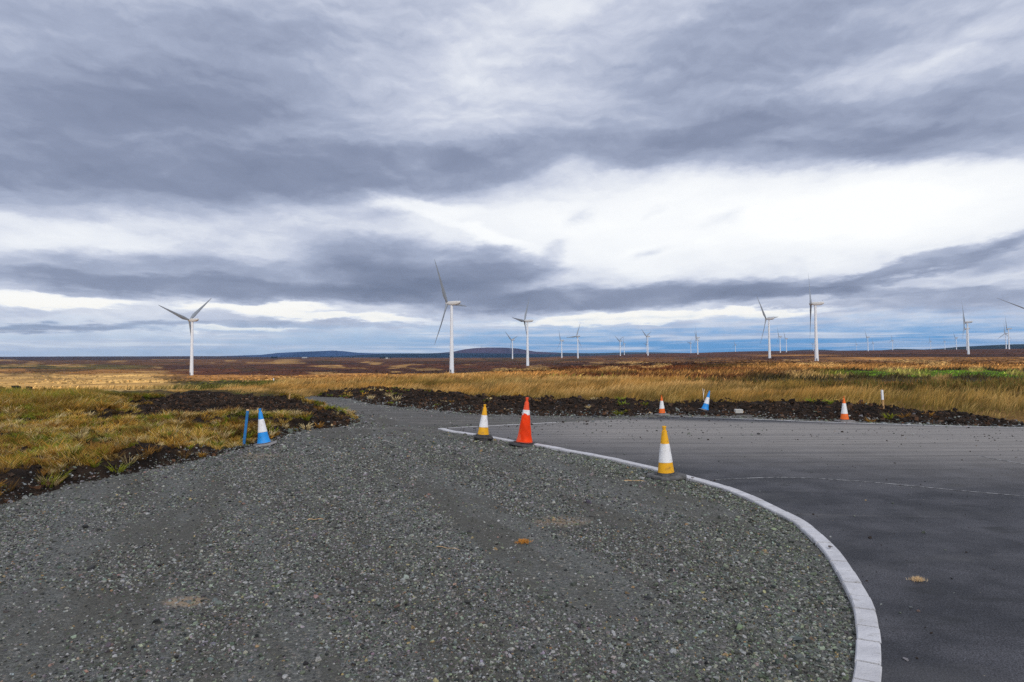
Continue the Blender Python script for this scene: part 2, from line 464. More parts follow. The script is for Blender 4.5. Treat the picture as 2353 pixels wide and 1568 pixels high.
def clear(X, Y, k=1.0):
    m = np.zeros(X.shape, bool)
    for c_, z_, r_ in CLEAR: m |= ((X - c_[0]) ** 2 + (Y + (Y < c_[1]) * .25 * 0 - c_[1]) ** 2 < (r_ * k) ** 2) | ((np.abs(X - c_[0]) < r_ * k * .9) & (Y < c_[1]) & (Y > c_[1] - .9))
    return m


def fields(X, Y):
    X = np.asarray(X, float); Y = np.asarray(Y, float)
    sh = X.shape; X = X.ravel(); Y = Y.ravel()
    near = (Y < 70) & (np.abs(X) < 70) & (Y > -5)
    res = {k: np.zeros(len(X)) for k in ('vd', 'bd', 'td', 'md', 'rd')}
    iv = np.zeros(len(X), bool); ib = np.zeros(len(X), bool); it = np.zeros(len(X), bool); im = np.zeros(len(X), bool); ir = np.zeros(len(X), bool)
    ib[:] = Y > 60; it[:] = Y > 60
    x = X[near]; y = Y[near]
    wx = x + .35 * (fbm(x * 1.3, y * 1.3, 5) - .5); wy = y + .35 * (fbm(x * 1.3, y * 1.3, 9) - .5)
    ivn = inside(VERGE, wx, wy); iv[near] = ivn; res['vd'][near] = dist(VL, wx, wy) * np.where(ivn, 1, -1)
    BP = np.vstack([BL, [[60, 300], [-60, 300]]]); b = inside(BP, x, y + .3 * (fbm(x * 1.1, y * 1.1, 31) - .5)); ib[near] = b
    res['bd'][near] = dist(BL, x, y) * np.where(b, 1, -1)
    wob = 1.3 * (fbm(x * .7, y * .7, 41) - .5)
    TP = np.vstack([TL, [[60, 300], [-60, 300]]]); tt = inside(TP, x, y + wob); it[near] = tt
    res['td'][near] = dist(TL, x, y + wob) * np.where(tt, 1, -1)
    w2 = 1.3 * (fbm(x * .9, y * .9, 51) - .5)
    mm = inside(MOUND, x + w2, y + w2 * .5); im[near] = mm; res['md'][near] = dist(MOUND, x + w2, y + w2 * .5, True) * np.where(mm, 1, -1)
    rr = inside(ROAD, x, y); ir[near] = rr; res['rd'][near] = np.minimum(dist(KS, x, y), dist(FL, x, y)) * np.where(rr, 1, -1)
    res['bd'][~near & (Y >= 70)] = 50; res['td'][~near & (Y >= 70)] = 50
    res['vd'][~near & (X < -60)] = 30; iv[~near & (X < -60) & (Y < 70)] = True
    res.update(iv=iv, ib=ib, it=it, im=im, ir=ir)
    return {k: v.reshape(sh) for k, v in res.items()}


def height(X, Y, f=None, fine=True):
    X = np.asarray(X, float); Y = np.asarray(Y, float)
    if f is None: f = fields(X, Y)
    D = np.maximum(Y, .5)
    px = W / 2 + F * X / np.maximum(D, 1)
    z = np.zeros(X.shape)
    z += .05 * (fbm(X * .8 + Y * .25, Y * 1.1, 3) - .5) + .012 * (fbm(X * 5, Y * 5, 4) - .5)
    # verge
    vd = f['vd']; V = ss(0, .55, vd)
    hv = .24 + .30 * (fbm(X * .55, Y * .55, 61) - .5) + .26 * (fbm(X * 2.1, Y * 2.1, 62) - .5)
    hv = np.where(f['im'], hv * .5 + .10 * ss(0, 1.2, f['md']) + .20 * (fbm(X * 2.6, Y * 2.6, 63, 5) - .45) * ss(0, .5, f['md']), hv)
    hv = hv * (1 - .35 * ss(2, 10, vd) * (Y < 18))
    z = np.where(vd > 0, z * (1 - V) + hv * V, z)
    # raked edge ridge on gravel near the verge
    z += .05 * np.exp(-((vd + .25) / .35) ** 2) * fbm(X * 3, Y * 3, 64) * (vd < .3)
    # bank
    bd = f['bd']; B = ss(0, 2.3, bd)
    hb = .22 + .16 * (fbm(X * .8, Y * .8, 71) - .5) + .34 * (fbm(X * 2.4, Y * 2.4, 72, 5) - .5)
    hb = hb - .12 * ss(-.3, 1.6, f['td'])
    hb = np.where(f['it'], .14 + .1 * (fbm(X * .8, Y * .8, 71) - .5), hb) * ss(.3, -.3, f['td']) * 0 + hb * ss(.4, -.2, f['td']) + (.12 + .1 * (fbm(X * .5, Y * .5, 71) - .5)) * ss(-.2, .4, f['td'])
    z = np.where(bd > 0, z * (1 - B) + hb * B, z)
    for c_, z_, r_ in CLEAR:
        w_ = ss(r_ * 2.4, r_ * 1.1, np.sqrt((X - c_[0]) ** 2 + ((Y - c_[1]) * np.where(Y < c_[1], .6, 1)) ** 2)); z = z * (1 - w_) + z_ * w_
    for hx, hy, hr, hh in HEAPS:
        z = z + hh * np.exp(-((X - hx) ** 2 + ((Y - hy) * 1.2) ** 2) / hr ** 2) * (.6 + .8 * fbm(X * 3, Y * 3, 66)) * (vd < .6)
    k = ss(22, 34, Y)
    k = k * np.where(f['ib'] | f['iv'] | (Y > 45), 1, 0)
    zf = zfar(px, D) + .35 * ss(40, 90, Y) * (fbm(X * .03, Y * .03, 81) - .5) * 2 + 3.0 * ss(200, 900, Y) * (fbm(X * .004, Y * .0025, 83) - .5)
    zb = zf + np.clip(z, -1, .3) * ss(90, 40, Y)
    z = z * (1 - k) + zb * k
    # bed under the road
    rd = f['rd']
    z = np.where(f['ir'], np.minimum(z, 0) - .03 - .05 * ss(0, .12, rd), z)
    z = np.where((rd <= 0) & (rd > -.5) & (bd <= 0), np.minimum(z, z * ss(0, .4, -rd)) - .006, z)
    return z


# ------------------------------------------------------------------ ground sheet
cols = np.concatenate([[-10, -4, -2.2, -1.5], np.arange(-1.2, -.96, .04), np.arange(-.95, -.7801, 6 / F), np.arange(-.78, .7801, 3.6 / F), np.arange(.784, 1.06, 6 / F), np.arange(1.07, 1.21, .03), [1.5, 2.2, 4, 10]])
e_rows = np.arange(900, 48, -2.2)
D_near = CAMZ * F / e_rows
D_rows = np.concatenate([[-3000, -300, -40, -8, 0.3, 1.0, 1.8, 2.5], D_near, np.geomspace(D_near[-1] * 1.012, 16000, 260)])
S, DD = np.meshgrid(cols, D_rows)
GX = np.where(DD > .3, S * DD, S * (.3 + 1.5 * np.abs(DD - .3))); GY = DD
f = fields(GX, GY); GZ = height(GX, GY, f)
nr, nc = GX.shape
idx = np.arange(nr * nc).reshape(nr, nc)
Q = np.stack([idx[:-1, :-1], idx[:-1, 1:], idx[1:, 1:], idx[1:, :-1]], -1).reshape(-1, 4)
# land cover colours (real surface colours: heather, straw grass, pasture, moss)
PX, PY = proj(GX, np.maximum(GY, 1), GZ)
PX = W / 2 + F * GX / np.maximum(GY, 1)
hor = 815 - .0052 * (PX - W / 2)


def C(*a): return np.array(a, float)


c_heather = C(.085, .034, .015); c_rust = C(.17, .058, .02); c_straw = C(.68, .44, .16); c_tan = C(.50, .25, .07)
c_green = C(.15, .27, .018); c_olive = C(.12, .115, .022); c_rush = C(.055, .042, .014); c_brown = C(.22, .105, .036); c_purp = C(.075, .045, .038)
n = fbm(PX * .006, PY * .05, 91, 5); n2 = fbm(PX * .012, PY * .12, 95, 5)
yn = PY + 9 * (n - .5) * ss(815, 850, PY) + 5 * (fbm(PX * .02, PY * .03, 97) - .5) * ss(820, 840, PY)


def bands(stops):
    ys = [s[0] for s in stops]; out = np.zeros(PX.shape + (3,))
    for k in range(3): out[..., k] = np.interp(yn, ys, [s[1][k] for s in stops])
    return out


def stp(*a):          # near-hard edged stops
    out = []
    for y0, y1, c in a: out += [(y0 + .4, c), (y1 - .4, c)]
    return out


colL = bands(stp((800, 828, c_purp * .8), (828, 838, c_brown * .62), (838, 848, c_olive * .7 + c_brown * .2), (848, 858, c_tan * .7), (858, 908, c_straw), (908, 1300, c_olive)))
colLm = bands(stp((800, 826, c_purp * .9), (826, 838, c_brown * .8), (838, 846, c_heather), (846, 862, c_rust * .8), (862, 876, c_tan * 1.1), (876, 1300, c_olive)))
colM = bands(stp((800, 830, c_brown * .75), (830, 838, c_heather), (838, 850, c_rust * .62), (850, 859, c_heather * .8), (859, 872, c_tan), (872, 1300, c_tan * .8)))
colM2 = bands(stp((800, 822, c_heather * 1.3), (822, 833, c_brown * .9), (833, 842, c_heather * .9), (842, 852, c_rust * .95), (852, 862, c_tan * .75), (862, 868, c_rust), (868, 1300, c_tan)))
colR = bands(stp((790, 815, c_heather * 1.1), (815, 819, c_tan * .8), (819, 828, c_heather), (828, 836, c_brown), (836, 852, c_tan * .85), (852, 858, c_brown), (858, 866, c_brown * .7), (866, 878, c_rush), (878, 1300, c_tan)))
colR2 = bands(stp((790, 814, c_heather * 1.2), (814, 821, c_heather * .8), (821, 828, c_tan * .8), (828, 840, c_brown * 1.1), (840, 850, c_tan * .9), (850, 853, c_rush), (853, 866, c_green), (866, 880, c_rush), (880, 1300, c_tan)))


def lerpc(a, b, w): return a * (1 - w[..., None]) + b * w[..., None]


xw = PX + 260 * (fbm(PX * .003, PY * .07, 99) - .5)
gcol = lerpc(colL, colLm, ss(260, 420, xw)); gcol = lerpc(gcol, colM, ss(620, 800, xw)); gcol = lerpc(gcol, colM2, ss(1200, 1340, xw))
gcol = lerpc(gcol, colR, ss(1650, 1820, xw)); gcol = lerpc(gcol, colR2, ss(1830, 2060, xw))
gcol = lerpc(gcol, np.broadcast_to(c_straw, gcol.shape), ss(.60, .68, n2) * .5 * (PY > 826) * (PY < 900))
gcol = lerpc(gcol, np.broadcast_to(c_rush, gcol.shape), ss(.40, .33, n2) * .6 * (PY > 822) * (PY < 900))
gp = ((PX - 1345) / 90) ** 2 + ((PY - 870) / 3.6) ** 2
gcol = lerpc(gcol, np.broadcast_to(c_green, gcol.shape), ss(1.3, .6, gp))
# verge turf colours
tn = fbm(GX * .8, GY * .8, 101, 4); tn2 = fbm(GX * 1.7 + 9, GY * 1.7, 103, 4)
vt = lerpc(np.broadcast_to(C(.16, .105, .03), gcol.shape), np.broadcast_to(C(.075, .10, .014), gcol.shape), ss(.45, .62, tn))
vt = lerpc(vt, np.broadcast_to(C(.055, .028, .012), gcol.shape), ss(.55, .66, tn2))
nearm = (GY < 32) & (GY > -1)
gcol = lerpc(gcol, vt, (nearm & f['iv']).astype(float))
gcol = lerpc(gcol, np.broadcast_to(C(.20, .12, .035), gcol.shape), (nearm & ~f['iv']).astype(float) * .7)


def soil_field(f, X, Y):
    """1 where the surface is bare peat"""
    a = np.zeros(X.shape, bool)
    nz = fbm(X * 1.6, Y * 1.6, 111, 4)
    a |= f['iv'] & (f['vd'] < .16 + 1.1 * (nz - .45))
    a |= f['iv'] & f['im'] & (f['md'] + .9 * (nz - .5) > .0)
    a |= f['iv'] & (Y < 24) & (fbm(X * .9, Y * 1.1, 113, 4) > .59)
    a |= f['ib'] & ~f['it'] & (Y < 45)
    a &= ~((Y > 20) & (X < -14.2) & (Y > 30))
    return a


soil = soil_field(f, GX, GY)


def fc(a): return a[:-1, :-1].ravel()


far = fc(GY > 45) | fc(GY < -1)
ib, iv, so = fc(f['ib']), fc(f['iv']), fc(soil)
cls = np.zeros(len(Q), int)                    # 0 gravel 1 peat 2 turf 3 moor
cls[iv | ib] = 2; cls[so] = 1; cls[far] = 3
cls[fc(f['it']) & (fc(GY) > 30)] = 3
V = np.stack([GX, GY, GZ], -1).reshape(-1, 3); gc = gcol.reshape(-1, 3)


def sub(name, mask, mat, kindname='structure', smooth=True):
    q = Q[mask]; u, inv = np.unique(q, return_inverse=True)
    o = mesh_np(name, V[u], inv.reshape(q.shape), mat, col=gc[u], smooth=smooth); tag(o, kind=kindname); return o


sub('gravel_track', cls == 0, MT['gravel'])
sub('peat_ground', cls == 1, MT['peat'])
sub('verge_ground', cls == 2, MT['turf'])
sub('moorland', cls == 3, MT['moor'])

# ------------------------------------------------------------------ road, kerbs, faded lines
def fan_poly(name, P, z, mat):
    import mathutils
    pts = [Vector((p[0], p[1], 0)) for p in P]
    tris = mathutils.geometry.tessellate_polygon([pts])
    Vv = np.array([[p[0], p[1], z] for p in P]); T = np.array([list(a) for a in tris])
    # make all point up
    a, b, c_ = Vv[T[:, 0]], Vv[T[:, 1]], Vv[T[:, 2]]
    nz = (b[:, 0] - a[:, 0]) * (c_[:, 1] - a[:, 1]) - (b[:, 1] - a[:, 1]) * (c_[:, 0] - a[:, 0])
    T[nz < 0] = T[nz < 0][:, ::-1]
    return mesh_np(name, Vv, T, mat)


road = tag(fan_poly('road', ROAD, .012, MT['asphalt']), kind='structure')


def kerb(name, P, w, top, block, seed, z0=-.10):
    rg = np.random.default_rng(seed)
    seg = np.linalg.norm(np.diff(P, axis=0), axis=1); cum = np.concatenate([[0], np.cumsum(seg)]); L = cum[-1]
    b = MB(); s0 = 0
    while s0 < L - .02:
        s1 = min(L, s0 + block * rg.uniform(.8, 1.2)); g = .004
        dz = rg.uniform(-.003, .003); off = rg.uniform(-.003, .003)
        n = 4; base = len(b.v); g = .007 + .005 * rg.random()
        for k in range(n + 1):
            s = s0 + g + (s1 - s0 - 2 * g) * k / n
            x = np.interp(s, cum, P[:, 0]); y = np.interp(s, cum, P[:, 1])
            x2 = np.interp(s + .02, cum, P[:, 0]); y2 = np.interp(s + .02, cum, P[:, 1])
            x1 = np.interp(s - .02, cum, P[:, 0]); y1 = np.interp(s - .02, cum, P[:, 1])
            tx, ty = x2 - x1, y2 - y1; l = math.hypot(tx, ty) or 1; nx, ny = -ty / l, tx / l
            for o_, zz in ((-w / 2, z0), (-w / 2, top - .008), (-w / 2 + .008, top), (w / 2 - .008, top), (w / 2, top - .008), (w / 2, z0)):
                b.v.append((x + nx * (o_ + off), y + ny * (o_ + off), zz + (dz if zz > 0 else 0)))
        for k in range(n):
            for j in range(5):
                a = base + k * 6 + j; b.f.append([a, a + 6, a + 7, a + 1])
        b.f.append([base + j for j in range(6)]); b.f.append([base + n * 6 + j for j in range(6)][::-1])
        s0 = s1
    o = b.build(name, MT['kerb']); tag(o, kind='structure'); return o


kerb('kerb', KS, .132, .022, .30, 1)
FK = catmull(FL[:4], .1)
kerb('kerb', FK, .024, .018, .6, 2)
kerb('kerb', catmull(FL[7:-1], .1), .030, .017, .6, 3)


def strip(name, P, w, z, mat):
    v = []; q = []
    for i, p in enumerate(P):
        d = P[min(i + 1, len(P) - 1)] - P[max(i - 1, 0)]; d = d / np.linalg.norm(d); nn = np.array([-d[1], d[0]])
        ww = w * (.7 + .6 * float(vn(np.array([i * .37]), np.array([2.0]), 7)[0]))
        a = p + nn * ww / 2; b_ = p - nn * ww / 2; v += [(a[0], a[1], z), (b_[0], b_[1], z)]
        if i: q.append([2 * i - 2, 2 * i - 1, 2 * i + 1, 2 * i])
    return mesh_np(name, np.array(v), np.array(q), mat)


tag(strip('road_marking', catmull(line_z([(1640, 1103), (1720, 1099), (1800, 1097), (1900, 1101), (2000, 1108), (2100, 1117), (2200, 1127), (2353, 1140), (2500, 1152)], .016),   .1), .030, .016, MT['line']), kind='structure')
tag(strip('road_marking', catmull(line_z([(2250, 1048), (2300, 1057), (2353, 1066), (2450, 1080)], .016), .1), .03, .016, MT['line']), kind='structure')

# ------------------------------------------------------------------ stones, clods
CUBE = np.array([[-1, -1, -1], [1, -1, -1], [1, 1, -1], [-1, 1, -1], [-1, -1, 1], [1, -1, 1], [1, 1, 1], [-1, 1, 1]], float)
CF = np.array([[0, 3, 2, 1], [4, 5, 6, 7], [0, 1, 5, 4], [1, 2, 6, 5], [2, 3, 7, 6], [3, 0, 4, 7]])


def lumps(name, x, y, z, size, col, mat, flat=.6, jit=.35, sink=.35):
    n = len(x)
    v = CUBE[None] * .58 + rng.uniform(-jit, jit, (n, 8, 3))
    v[:, 4:, :2] *= rng.uniform(.45, .95, (n, 1, 1))
    v *= (size[:, None] * rng.uniform(.7, 1.3, (n, 3)))[:, None, :] * .5 * np.array([1.15, 1.0, flat])
    a = rng.uniform(0, 2 * np.pi, n); ca, sa = np.cos(a)[:, None], np.sin(a)[:, None]
    vx = v[..., 0] * ca - v[..., 1] * sa; vy = v[..., 0] * sa + v[..., 1] * ca
    b = rng.normal(0, .25, n); cb, sb = np.cos(b)[:, None], np.sin(b)[:, None]
    vz = v[..., 2] * cb - vx * sb; vx = vx * cb + v[..., 2] * sb
    P = np.stack([vx + x[:, None], vy + y[:, None], vz + z[:, None] + (size * flat * .5 * (1 - 2 * sink))[:, None]], -1).reshape(-1, 3)
    Fc = (CF[None] + (np.arange(n) * 8)[:, None, None]).reshape(-1, 4)
    return mesh_np(name, P, Fc, mat, col=np.repeat(col, 8, axis=0))


def scatter(n, d0, d1, s0=-.80, s1=.80):
    D = np.sqrt(rng.uniform(d0 * d0, d1 * d1, n)); s = rng.uniform(s0, s1, n); return s * D, D


PAL = np.array([[.115, .125, .130], [.10, .118, .095], [.125, .12, .13], [.17, .18, .175], [.065, .07, .075], [.030, .033, .034], [.26, .265, .26], [.25, .18, .10], [.22, .15, .13], [.135, .155, .125]])
PW = np.array([.24, .15, .15, .15, .12, .07, .045, .018, .012, .09])
PW /= PW.sum()
xs, ys, szs = [], [], []
for d0, d1, dens, med in ((2.8, 5, 3600, .016), (5, 8, 2700, .0175), (8, 12, 1450, .022), (12, 17, 420, .031), (17, 26, 110, .038)):
    n_ = int(dens * .8 * (d1 * d1 - d0 * d0)); x, y = scatter(n_, d0, d1)
    xs.append(x); ys.append(y); szs.append(med * np.exp(rng.normal(0, .34, n_)))
x = np.concatenate(xs); y = np.concatenate(ys); s_ = np.concatenate(szs)
ff = fields(x, y)
clump = fbm(x * .9 + 3, y * .9, 121, 4)
nearkerb = ss(1.6, .2, -ff['rd']) * (ff['rd'] < 0)
ua_ = x * .93 + y * .36 + .5 * (fbm(x * .3, y * .3, 123) - .5); va_ = y * .93 - x * .36
tracks = fbm(ua_ * 1.25, va_ * .16, 124, 3)
clump = .5 * clump + .5 * tracks + .35 * (tracks - .5)
keep = ~ff['ir'] & (ff['rd'] < -.075) & ~ff['ib'] & (ff['vd'] < .25) & (rng.uniform(0, 1, len(x)) < np.clip(.58 + 5.0 * (clump - .47) + .8 * nearkerb, .14, 1) * (1 - .78 * ss(13, 15.5, y) * ss(.2, .9, -ff['vd']) * ss(.2, .8, -ff['bd'])))
for qx, qy, qw in ((430, 1384, 62), (1290, 1200, 70)):
    a = at_z(qx, qy); r_ = qw / F * a[1]; keep &= ~((((x - a[0]) / r_) ** 2 + ((y - a[1]) / (r_ * .95)) ** 2 < .8 + .8 * fbm(x * 6, y * 6, 77)) & (rng.uniform(0, 1, len(x)) < .55))
x, y, s_, nearkerb = x[keep], y[keep], s_[keep], nearkerb[keep]
s_ = s_ * (1 + .08 * nearkerb) * (1 + .7 * (rng.uniform(0, 1, len(s_)) < .012))
pc = PAL[rng.choice(len(PAL), len(x), p=PW)] * np.array([1.04, 1.0, .95]) * rng.lognormal(-.02, .55, (len(x), 1)) * rng.normal(1, .06, (len(x), 3))
gk = nearkerb[:, None] * .35
pc = np.minimum(pc * (1 - gk) + (pc * np.array([.95, 1.12, .82])) * gk, .32)
print('stones', len(x))
tag(lumps('gravel', x, y, height(x, y), s_, pc, MT['stone'], .55, .34, .30), kind='stuff')

# mud crumbs and grit dropped on the tarmac
x, y = scatter(9000, 3.5, 20, -.15, .80); ff = fields(x, y)
edge_ = ss(1.2, .1, dist(FL, x, y)) * ss(2.0, 0, np.abs(x - 1.5) - 3)
keep = ff['ir'] & (dist(KS, x, y) > .09) & (dist(FL, x, y) > .05) & (rng.uniform(0, 1, len(x)) < .10 + .9 * edge_ + .25 * ss(.5, .1, dist(KS, x, y)) + .2 * ss(3, 0, np.abs(y + .3 * x - 16.8)))
x, y = x[keep], y[keep]; s_ = .016 * np.exp(rng.normal(0, .5, len(x))) * np.maximum(1, y / 11)
pc = PAL[rng.choice(len(PAL), len(x), p=PW)] * rng.uniform(.3, 1.5, (len(x), 1)); pc[::3] = (.03, .02, .014)
tag(lumps('grit', x, y, np.full(len(x), .013), s_, pc, MT['stone'], .5, .34, .15), kind='stuff')

# peat clods on the banks and the mound
x, y = scatter(195000, 8, 34, -.95, 1.05); ff = fields(x, y); so_ = soil_field(ff, x, y)
keep = so_ & ~clear(x, y) & (rng.uniform(0, 1, len(x)) < np.where(ff['ib'], .75, .8))
x, y = x[keep], y[keep]; fk = {k: v[keep] for k, v in ff.items()}
s_ = .055 * np.exp(rng.normal(0, .5, len(x))); s_ = np.minimum(s_, .2)
s_ *= np.where(fk['iv'] & ~fk['im'], .6, 1.0)
pc = np.array([.026, .0165, .0115]) * rng.lognormal(-.1, .6, (len(x), 1)) * np.array([1, 1, 1])
red = rng.uniform(0, 1, len(x)) < .14; pc[red] = np.array([.085, .042, .022]) * rng.uniform(.6, 1.2, (red.sum(), 1))
print('clods', len(x))
tag(lumps('peat_clods', x, y, height(x, y), s_, pc, MT['clod'], .75, .38, .3), kind='stuff')
# pale rubble at the foot of the bank and along the verge
x, y = scatter(75000, 5, 28, -.95, 1.05); ff = fields(x, y)
w_ = np.where(ff['bd'] > -.5, ss(1.3, .1, np.abs(ff['bd'] - .15)), 0) * (x > -8)
w_ = np.maximum(w_, .9 * ss(.55, .05, np.abs(ff['vd'] - .12))); w_ = np.where(ff['ib'] & ~ff['it'], np.maximum(w_, .035), w_)
w_ = np.where(ff['im'], np.maximum(w_, .03), w_)
keep = ~clear(x, y) & (rng.uniform(0, 1, len(x)) < w_) & ~ff['ir'] & (ff['rd'] < -.06) & ((ff['bd'] < 2.2) | (rng.uniform(0, 1, len(x)) < .5))
x, y = x[keep], y[keep]; s_ = .036 * np.exp(rng.normal(0, .45, len(x)))
s_ = s_ * np.where(y < 14, .75, 1)
pc = PAL[rng.choice(len(PAL), len(x), p=PW)] * rng.uniform(.8, 1.9, (len(x), 1))
print('rubble', len(x))
tag(lumps('rubble', x, y, height(x, y), s_, pc, MT['stone'], .6, .34, .15), kind='stuff')


# ------------------------------------------------------------------ grass
def blades(name, x, y, z, hgt, wid, lean, az, c0, c1, mat):
    """each blade: 3-point curved ribbon; c0 root colour, c1 tip colour"""
    n = len(x)
    dx, dy = np.cos(az), np.sin(az)
    sa = rng.uniform(-.6, .6, n); wx, wy = np.cos(sa) * wid / 2, np.sin(sa) * wid / 2
    P = np.zeros((n, 5, 3))
    for k, (u, ww) in enumerate(((0, 1.0), (.5, .85))):
        bx = x + dx * lean * hgt * u ** 1.8; by = y + dy * lean * hgt * u ** 1.8; bz = z + hgt * u * np.sqrt(np.clip(1 - (lean * .5 * u) ** 2, .1, 1)) - .02
        P[:, 2 * k] = np.stack([bx - wx * ww, by - wy * ww, bz], -1); P[:, 2 * k + 1] = np.stack([bx + wx * ww, by + wy * ww, bz], -1)
    P[:, 4] = np.stack([x + dx * lean * hgt, y + dy * lean * hgt, z + hgt * np.sqrt(np.clip(1 - (lean * .62) ** 2, .05, 1))], -1)
    base = (np.arange(n) * 5)[:, None]
    T = np.concatenate([base + np.array([0, 1, 3]), base + np.array([0, 3, 2]), base + np.array([2, 3, 4])], 1).reshape(-1, 3)
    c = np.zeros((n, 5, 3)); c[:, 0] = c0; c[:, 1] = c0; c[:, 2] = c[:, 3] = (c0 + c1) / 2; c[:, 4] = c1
    return tag(mesh_np(name, P.reshape(-1, 3), T, mat, col=c.reshape(-1, 3)), kind='stuff')


def colmix(n, a, b, w):
    return a * (1 - w[:, None]) + b * w[:, None]


# tall dry grass beyond the bank
X_, Y_ = [], []
for d0, d1, dens in ((17, 30, 100), (30, 45, 60), (45, 75, 22)):
    n_ = int(dens * 1.0 * (d1 * d1 - d0 * d0)); a, b = scatter(n_, d0, d1, -.95, 1.05); X_.append(a); Y_.append(b)
x = np.concatenate(X_); y = np.concatenate(Y_); ff = fields(x, y)
px = W / 2 + F * x / y
patch = fbm(x * .35, y * .25, 131, 4); patch2 = fbm(x * .12 + 5, y * .16, 133, 4)
ok = ff['it'] & (ff['td'] > -.1)
ok &= (y < np.interp(px, [0, 600, 800, 1100, 1300, 1700, 2000, 2353], [40, 42, 50, 60, 46, 34, 27, 24.5]) * (.92 + .2 * (patch2)))
x, y, px, patch, patch2, td = x[ok], y[ok], px[ok], patch[ok], patch2[ok], ff['td'][ok]
n_ = len(x); print('tall grass', n_)
cl2 = ss(.30, .66, fbm(x * 1.5, y * 1.1, 231, 3)); hg = (.45 + .75 * cl2) * (.29 + .55 * (patch - .4)) * rng.uniform(.55, 1.2, n_) * (.55 + .45 * ss(0, 1.5, td)) * ss(10, 700, px) ** .3
hg *= np.interp(px, [0, 600, 900, 3000], [.6, .7, 1, 1])
hg = np.clip(hg, .08, .75)
g = ss(.50, .72, patch2) * .75
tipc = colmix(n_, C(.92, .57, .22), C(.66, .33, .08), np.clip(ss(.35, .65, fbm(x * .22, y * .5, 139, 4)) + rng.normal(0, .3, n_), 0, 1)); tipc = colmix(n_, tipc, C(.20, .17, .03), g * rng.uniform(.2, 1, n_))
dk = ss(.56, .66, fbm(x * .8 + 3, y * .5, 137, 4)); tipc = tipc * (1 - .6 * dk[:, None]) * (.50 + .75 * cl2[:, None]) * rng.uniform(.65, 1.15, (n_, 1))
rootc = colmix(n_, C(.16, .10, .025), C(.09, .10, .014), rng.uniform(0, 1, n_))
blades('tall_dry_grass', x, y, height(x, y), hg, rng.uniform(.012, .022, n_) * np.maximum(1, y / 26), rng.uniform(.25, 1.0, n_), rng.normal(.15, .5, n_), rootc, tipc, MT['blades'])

# dark rushes and heather beyond it
x, y = scatter(78000, 26, 50, -.95, 1.05); px = W / 2 + F * x / y; ff = fields(x, y)
near_ = np.interp(px, [1500, 1700, 1900, 2353], [42, 36, 29.5, 27.0]); wid_ = np.interp(px, [1450, 1800, 2100, 2353], [0, 4, 6.5, 8.5])
pn = fbm(x * .3, y * .3, 141, 4)
ok = (px > 1450) & (y > near_ + 3 * (pn - .5)) & (y < near_ + wid_)
x, y = x[ok], y[ok]; n_ = len(x)
cl_ = ss(.32, .62, fbm(x * .9, y * .7, 143, 3)); hg = .12 + .38 * cl_ * rng.uniform(.5, 1.1, n_)
tipc = colmix(n_, C(.20, .11, .03), C(.085, .095, .018), rng.uniform(0, 1, n_)); tipc = tipc * rng.uniform(.5, 1.3, (n_, 1)) * (.7 + .7 * cl_[:, None])
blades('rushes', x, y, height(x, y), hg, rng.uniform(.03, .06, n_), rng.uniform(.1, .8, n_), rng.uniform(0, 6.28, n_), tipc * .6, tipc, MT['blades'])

# tufts and heather over the open moor, coloured by the land cover they grow in
def cover(x, y):
    i_ = np.clip(np.searchsorted(D_rows, y), 0, nr - 1); j_ = np.clip(np.searchsorted(cols, x / y), 0, nc - 1); return gcol[i_, j_]


y = 42 * (190 / 42) ** rng.uniform(0, 1, 60000); x = y * rng.uniform(-.95, 1.0, len(y)); n_ = len(x)
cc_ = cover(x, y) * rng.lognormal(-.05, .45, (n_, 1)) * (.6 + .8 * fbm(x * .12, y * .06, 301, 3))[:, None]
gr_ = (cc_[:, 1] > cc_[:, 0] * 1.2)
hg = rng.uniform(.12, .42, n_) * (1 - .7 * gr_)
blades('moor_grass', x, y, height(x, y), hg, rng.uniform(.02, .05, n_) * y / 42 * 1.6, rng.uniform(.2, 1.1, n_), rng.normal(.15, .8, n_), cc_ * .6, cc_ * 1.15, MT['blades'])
y = 120 * (1600 / 120) ** rng.uniform(0, 1, 16000); x = y * rng.uniform(-.8, .8, len(y))
ok = fbm(x * .02, y * .008, 303, 3) > .47; x, y = x[ok], y[ok]; cc_ = cover(x, y) * np.where(rng.uniform(0, 1, len(x)) < .7, .45, 1.25)[:, None]
tag(lumps('heather', x, y, height(x, y), (.5 + .9 * rng.uniform(0, 1, len(x)) ** 2) * (y / 200) ** .55, cc_, MT['clod'], .5, .4, .3), kind='stuff')

# verge grass on the left
x, y = scatter(640000, 5.2, 26, -.96, -.12); ff = fields(x, y); so_ = soil_field(ff, x, y)
tuft = fbm(x * 2.2, y * 2.2, 151, 3)
ok = ff['iv'] & ~so_ & (ff['vd'] > .12) & (rng.uniform(0, 1, len(x)) < np.interp(y, [5, 9, 14, 26], [1, .9, .55, .35])) & (tuft > .33)
x, y, tuft = x[ok], y[ok], tuft[ok]; n_ = len(x); print('verge grass', n_)
pxv = W / 2 + F * x / y; tall = ss(16.5, 20, y) * ss(300, 200, pxv)
patch = fbm(x * .55, y * .55, 153, 4)
flow = 6.28 * fbm(x * .5 + 7, y * .5, 155, 3) * 1.6
hg = (.05 + .10 * rng.uniform(0, 1, n_) ** 1.5) * (1 - tall) + tall * (.18 + .22 * rng.uniform(0, 1, n_)); hg *= .6 + 1.0 * tuft
lean = rng.uniform(.8, 1.55, n_) * (1 - tall) + tall * rng.uniform(.2, 1.0, n_)
az = flow + rng.normal(0, .8, n_)
cn = fbm(x * .8, y * .8, 101, 4)
pal = [C(.70, .45, .10), C(.52, .28, .045), C(.74, .58, .30), C(.22, .26, .015)]
